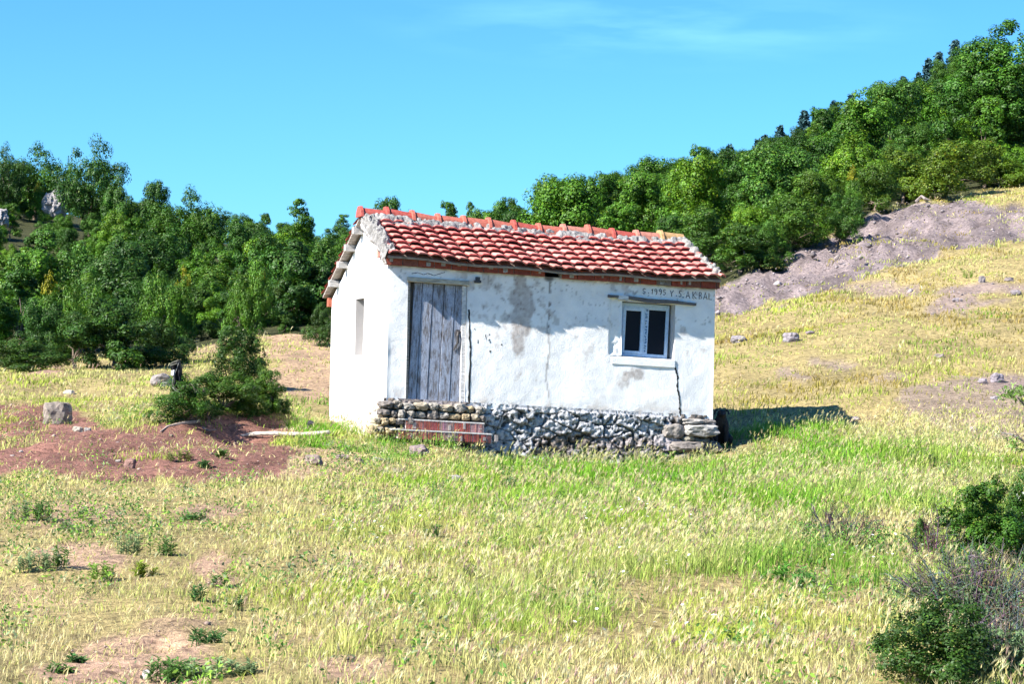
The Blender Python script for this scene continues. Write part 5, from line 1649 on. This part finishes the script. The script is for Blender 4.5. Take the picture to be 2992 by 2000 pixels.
    twig_shrub('twiggy_shrub', 2455, 1610, 330, 165, 46, 41, 'low shrub of bare dark twigs with green leaves at its foot', leafy=2600, leafcol=(.08, .20, .03), r0=.0055, col=(.09, .075, .07))
    twig_shrub('twiggy_shrub', 2850, 1830, 560, 270, 170, 42, 'large grey thicket of bare twigs in the lower right corner', (.12, .11, .09), leafy=6000, leafcol=(.07, .12, .04), r0=.0050)
    twig_shrub('twiggy_shrub', 2730, 1660, 220, 190, 30, 43, 'small bare twiggy shrub in front of the dense green bush', (.09, .075, .07), r0=.005)
    twig_shrub('twiggy_shrub', 2960, 1980, 330, 300, 60, 44, 'grey-green twiggy bush running off the lower right corner', (.13, .11, .10), leafy=7000, leafcol=(.10, .16, .07), r0=.0045)
    # sapling reaching in from the right edge
    ys = 21.0; b0 = at(3060, 1420, ys); zb = float(gz(b0[0], ys))
    sp = empty('olive_sapling', (b0[0], ys, zb), 0, 'leafy sapling branch reaching in at the right edge', 'sapling')
    mb = MB(); rg = np.random.default_rng(8); LP = []
    def loc(px, py, d=0): p = at(px, py, ys + d); return Vector((p[0] - b0[0], p[1] - ys, p[2] - zb))
    mb.tube([(0, 0, -.05), loc(3040, 1330), loc(3020, 1240), loc(2990, 1180), loc(2960, 1150)], [.02, .018, .014, .010, .004], 6, (.16, .13, .11))
    mb.tube([loc(3040, 1330), loc(2990, 1290), loc(2970, 1270), loc(2955, 1240)], [.012, .010, .006, .003], 5, (.16, .13, .11))
    mb.tube([loc(2990, 1290), loc(2960, 1272), loc(2925, 1265), loc(2915, 1245)], [.010, .008, .004, .003], 5, (.3, .27, .24)); mb.tube([loc(3040, 1330), loc(2990, 1315), loc(2960, 1308)], [.010, .008, .004], 5, (.16, .13, .11))
    for cx, cy, rx, ry, n in ((2975, 1150, 45, 26, 190), (2940, 1155, 28, 18, 60), (3020, 1190, 40, 40, 150), (2962, 1300, 18, 22, 90), (2985, 1310, 20, 12, 40)):
        for i in range(n): LP.append(tuple(loc(cx + rg.normal() * rx * .5, cy + rg.normal() * ry * .5, rg.normal() * .06)))
    v, q, c = leaf_faces(np.array(LP), rg, .042, (.12, .21, .035), .6, .3); np_mesh('foliage', v, [q], M['leaf'], c, parent=sp); mb.build('branches', M['bark'], sp, smooth=True)
    # weeds
    G = (.10, .20, .05); GG = (.17, .24, .11); DG = (.07, .16, .05)
    Wd = [(55, 1530, 60, 70, 9, GG, 'weed clump at the left edge below the red earth'), (110, 1525, 90, 60, 12, G, 'widest weed clump near the left edge'), (130, 1500, 20, 60, 2, DG, 'single tall weed stem above the left clump'),
          (240, 1520, 22, 45, 2, DG, 'dark star-leaved weed standing alone'), (262, 1545, 18, 26, 2, DG, 'small weed below the lone star-leaved one'), (200, 1560, 70, 30, 7, GG, 'low grey-green weed patch by bare soil'),
          (110, 1670, 120, 60, 13, GG, 'grey-green weed patch in thin turf at the left'), (170, 1660, 60, 60, 8, G, 'fresh green weed right of the grey-green patch'), (300, 1700, 90, 60, 10, (.16, .27, .05), 'bright weed beside the upright stalk'),
          (380, 1625, 110, 70, 13, GG, 'bushy weed clump in the middle of the left turf'), (470, 1625, 90, 60, 10, G, 'feathery weed right of the bushy clump'), (420, 1690, 70, 46, 9, (.22, .30, .04), 'yellowish flowering weed under the bushy clump'),
          (585, 1760, 50, 50, 5, DG, 'dark spiky weed at the edge of the barley'), (640, 1720, 46, 50, 5, G, 'spiky weed right of the trampled path'), (700, 1790, 36, 50, 4, DG, 'spiky weed standing among straw'),
          (600, 1885, 110, 46, 10, DG, 'dark weeds behind the burrow mouth'), (480, 1990, 150, 70, 15, G, 'leafy weed mat at the bottom edge'), (590, 1985, 150, 60, 15, (.22, .32, .14), 'pale starry weed mat at the bottom edge'),
          (170, 1970, 80, 30, 8, G, 'low weed in dry soil near the bottom left corner'), (220, 1945, 50, 36, 6, DG, 'small dark weed above the low one at bottom left'), (690, 1975, 120, 50, 11, GG, 'grey weed mat right of the starry one'),
          (1480, 1430, 60, 40, 6, DG, 'dark weed in the barley below the hut step'), (1940, 1380, 66, 56, 11, (.12, .28, .03), 'bright green nettle-like weed at the foot of the hut'), (1370, 1690, 50, 46, 5, DG, 'dark weed in the middle of the barley'),
          (2350, 1720, 90, 60, 10, (.10, .28, .06), 'lush green weed left of the lower right bush'), (2260, 1700, 90, 60, 9, (.12, .30, .05), 'lush weed in the greenest patch of barley'), (2690, 1360, 70, 50, 9, GG, 'silvery grey weed below the mauve earth'), (1260, 1570, 50, 40, 5, G, 'weed tuft in pale barley under the squat stone'),
          (2830, 815, 40, 26, 6, (.2, .34, .04), 'bright green weed on the upper right slope'), (560, 1520, 90, 20, 9, DG, 'mat of dark herb over the small earth ledge'), (640, 1335, 50, 22, 7, G, 'small herb cushion on the red earth'), (590, 1370, 46, 22, 7, DG, 'dark herb cushion lowest on the red earth'), (520, 1350, 90, 30, 10, (.2, .22, .08), 'dry herb patch beside the reddish slab')]
    for i, (px, py, w, h, n, c, lab) in enumerate(Wd): weed(px, py, w, h, n, 500 + i, lab, c, .045 if py > 1400 else .06)
    # white daisies in the barley
    n = 2600; x, y = scatter(12.2, 30, 9, 50); z = gz(x, y); px, py = project(x, y, z)
    q = np.maximum.reduce([sstep(1.4, .3, ((px - a_) / b_) ** 2 + ((py - c_) / d_) ** 2) for a_, b_, c_, d_ in ((1850, 200, 1600, 60), (1900, 150, 1720, 60), (2560, 200, 1700, 60), (2900, 120, 1950, 60), (1100, 200, 1650, 60), (1950, 300, 1950, 60), (900, 100, 1290, 40))])
    k = rng.random(len(x)) < q * 1.0; x, y, z = x[k], y[k], z[k]; n = len(x)
    V = []; Cc = []; Fq = []
    hh = rng.uniform(.22, .36, n)
    ang = np.arange(6) * math.pi / 3
    for i in range(n):
        c = np.array([x[i], y[i], z[i] + hh[i]]); t = rng.normal(size=2) * .35; rr = .011
        V += [c + np.array([math.cos(a_) * rr, math.sin(a_) * rr, (math.cos(a_) * t[0] + math.sin(a_) * t[1] - .5) * rr]) for a_ in ang]
        Fq.append([i * 6 + j for j in range(6)])
    if n:
        o = np_mesh('daisy_flowers', np.array(V), [np.array(Fq)], M['grass'], np.tile(np.array([.85, .85, .82]), (len(V), 1))); tag(o, 'scattered tiny white daisies among the barley', None, None, 'stuff')


# ------------------------------------------------------------------ camera, sun, sky
def build_view():
    cam = bpy.data.cameras.new('camera'); o = bpy.data.objects.new('camera', cam); COL.objects.link(o)
    cam.sensor_width = 36; cam.lens = 36 * FPX / 2992; cam.clip_end = 3000; cam.clip_start = .1
    m = Matrix(((_R[0], _U[0], -_F[0], CAM[0]), (_R[1], _U[1], -_F[1], CAM[1]), (_R[2], _U[2], -_F[2], CAM[2]), (0, 0, 0, 1)))
    o.matrix_world = m; scene.camera = o
    tr = EX * 1.17 + EY * .27 + np.array([0, 0, -1.0]); tr /= np.linalg.norm(tr)
    sun = bpy.data.lights.new('sun', 'SUN'); sun.energy = 5.0; sun.angle = rad(.5); sun.color = (1, .955, .88)
    so = bpy.data.objects.new('sun', sun); COL.objects.link(so); so.rotation_euler = Vector(tr).to_track_quat('-Z', 'Y').to_euler(); so.location = (-20, -10, 25)
    w = bpy.data.worlds.new('World'); scene.world = w; w.use_nodes = True; nt = w.node_tree
    for n in list(nt.nodes): nt.nodes.remove(n)
    b = NB(nt); out = nt.nodes.new('ShaderNodeOutputWorld'); bg = nt.nodes.new('ShaderNodeBackground'); bg.inputs['Strength'].default_value = .052
    sky = nt.nodes.new('ShaderNodeTexSky'); sky.sky_type = 'NISHITA'; sky.sun_disc = False
    sky.sun_elevation = math.asin(-tr[2]); sky.sun_rotation = math.atan2(-tr[0], -tr[1]); sky.air_density = 1.0; sky.dust_density = .3; sky.ozone_density = 2.2
    hs = nt.nodes.new('ShaderNodeHueSaturation'); hs.inputs['Saturation'].default_value = 1.1; hs.inputs['Value'].default_value = 1.0
    b.l(sky.outputs[0], hs.inputs['Color'])
    # thin cirrus high on the right
    cd = ray(1900, 75); cd = cd / np.linalg.norm(cd)
    tc = b.n('ShaderNodeTexCoord'); mp = b.n('ShaderNodeMapping'); mp.inputs['Scale'].default_value = (9, 9, 55); mp.inputs['Rotation'].default_value = (0, rad(4), 0)
    b.l(tc.outputs['Generated'], mp.inputs['Vector']); nz = b.n('ShaderNodeTexNoise'); nz.inputs['Scale'].default_value = 1.6; nz.inputs['Detail'].default_value = 5; b.l(mp.outputs[0], nz.inputs['Vector'])
    sub = b.n('ShaderNodeVectorMath', operation='SUBTRACT'); b.l(tc.outputs['Generated'], sub.inputs[0]); sub.inputs[1].default_value = tuple(cd)
    sc = b.n('ShaderNodeVectorMath', operation='MULTIPLY'); b.l(sub.outputs[0], sc.inputs[0]); sc.inputs[1].default_value = (7.5, 7.5, 48)
    ln = b.n('ShaderNodeVectorMath', operation='LENGTH'); b.l(sc.outputs[0], ln.inputs[0])
    msk = b.ramp(ln.outputs['Value'], [(0, (1, 1, 1)), (1, (0, 0, 0))]); nr = b.ramp(nz.outputs['Fac'], [(.42, (0, 0, 0)), (.78, (.3, .3, .3))])
    f = b.mix(1.0, msk, nr, 'MULTIPLY')
    tnt = b.mix(1.0, hs.outputs[0], (.43, .96, 1.48), 'MULTIPLY')
    mx = b.mix(f, tnt, (5.5, 11.0, 14.5))
    b.l(mx, bg.inputs['Color']); b.l(bg.outputs[0], out.inputs[0])
    vs = scene.view_settings; vs.view_transform = 'Standard'; vs.look = 'None'; vs.gamma = 1; vs.use_curve_mapping = False; vs.exposure = 1.6
    scene.cycles.max_bounces = 6; scene.cycles.diffuse_bounces = 3; scene.cycles.transmission_bounces = 3; scene.cycles.transparent_max_bounces = 4
    scene.cycles.use_adaptive_sampling = True; scene.cycles.adaptive_threshold = .02


KEEP += [(2860, 1600, 130, 60), (2740, 1960, 190, 70), (2455, 1590, 170, 45), (2850, 1800, 280, 70), (2975, 1580, 90, 60), (2960, 1950, 130, 70), (2730, 1640, 110, 40), (60, 1540, 60, 30), (110, 1540, 70, 25), (250, 1535, 60, 30), (130, 1685, 110, 30), (380, 1640, 90, 30), (470, 1640, 70, 30), (550, 1990, 230, 40), (600, 1895, 90, 25), (490, 1880, 60, 25), (1480, 1440, 50, 18), (2310, 1720, 130, 30)]
build_ground()
grass_layer('barley_grass', 'tall pale wild barley grass of the near field', 10.5, 21, 900, 300, .175, .0048, .048)
grass_layer('meadow_grass', 'mixed pale and green grass around the hut', 21, 36, 440, 120, .185, .0058, .052)
grass_layer('hillside_grass', 'short dry yellow and green grass on the slopes behind', 36, 82, 110, 9, .19, .0075, .07)
build_litter()
build_herbs()
build_plants()
build_rocks()
build_hut()
build_dog()
build_loose()
build_view()
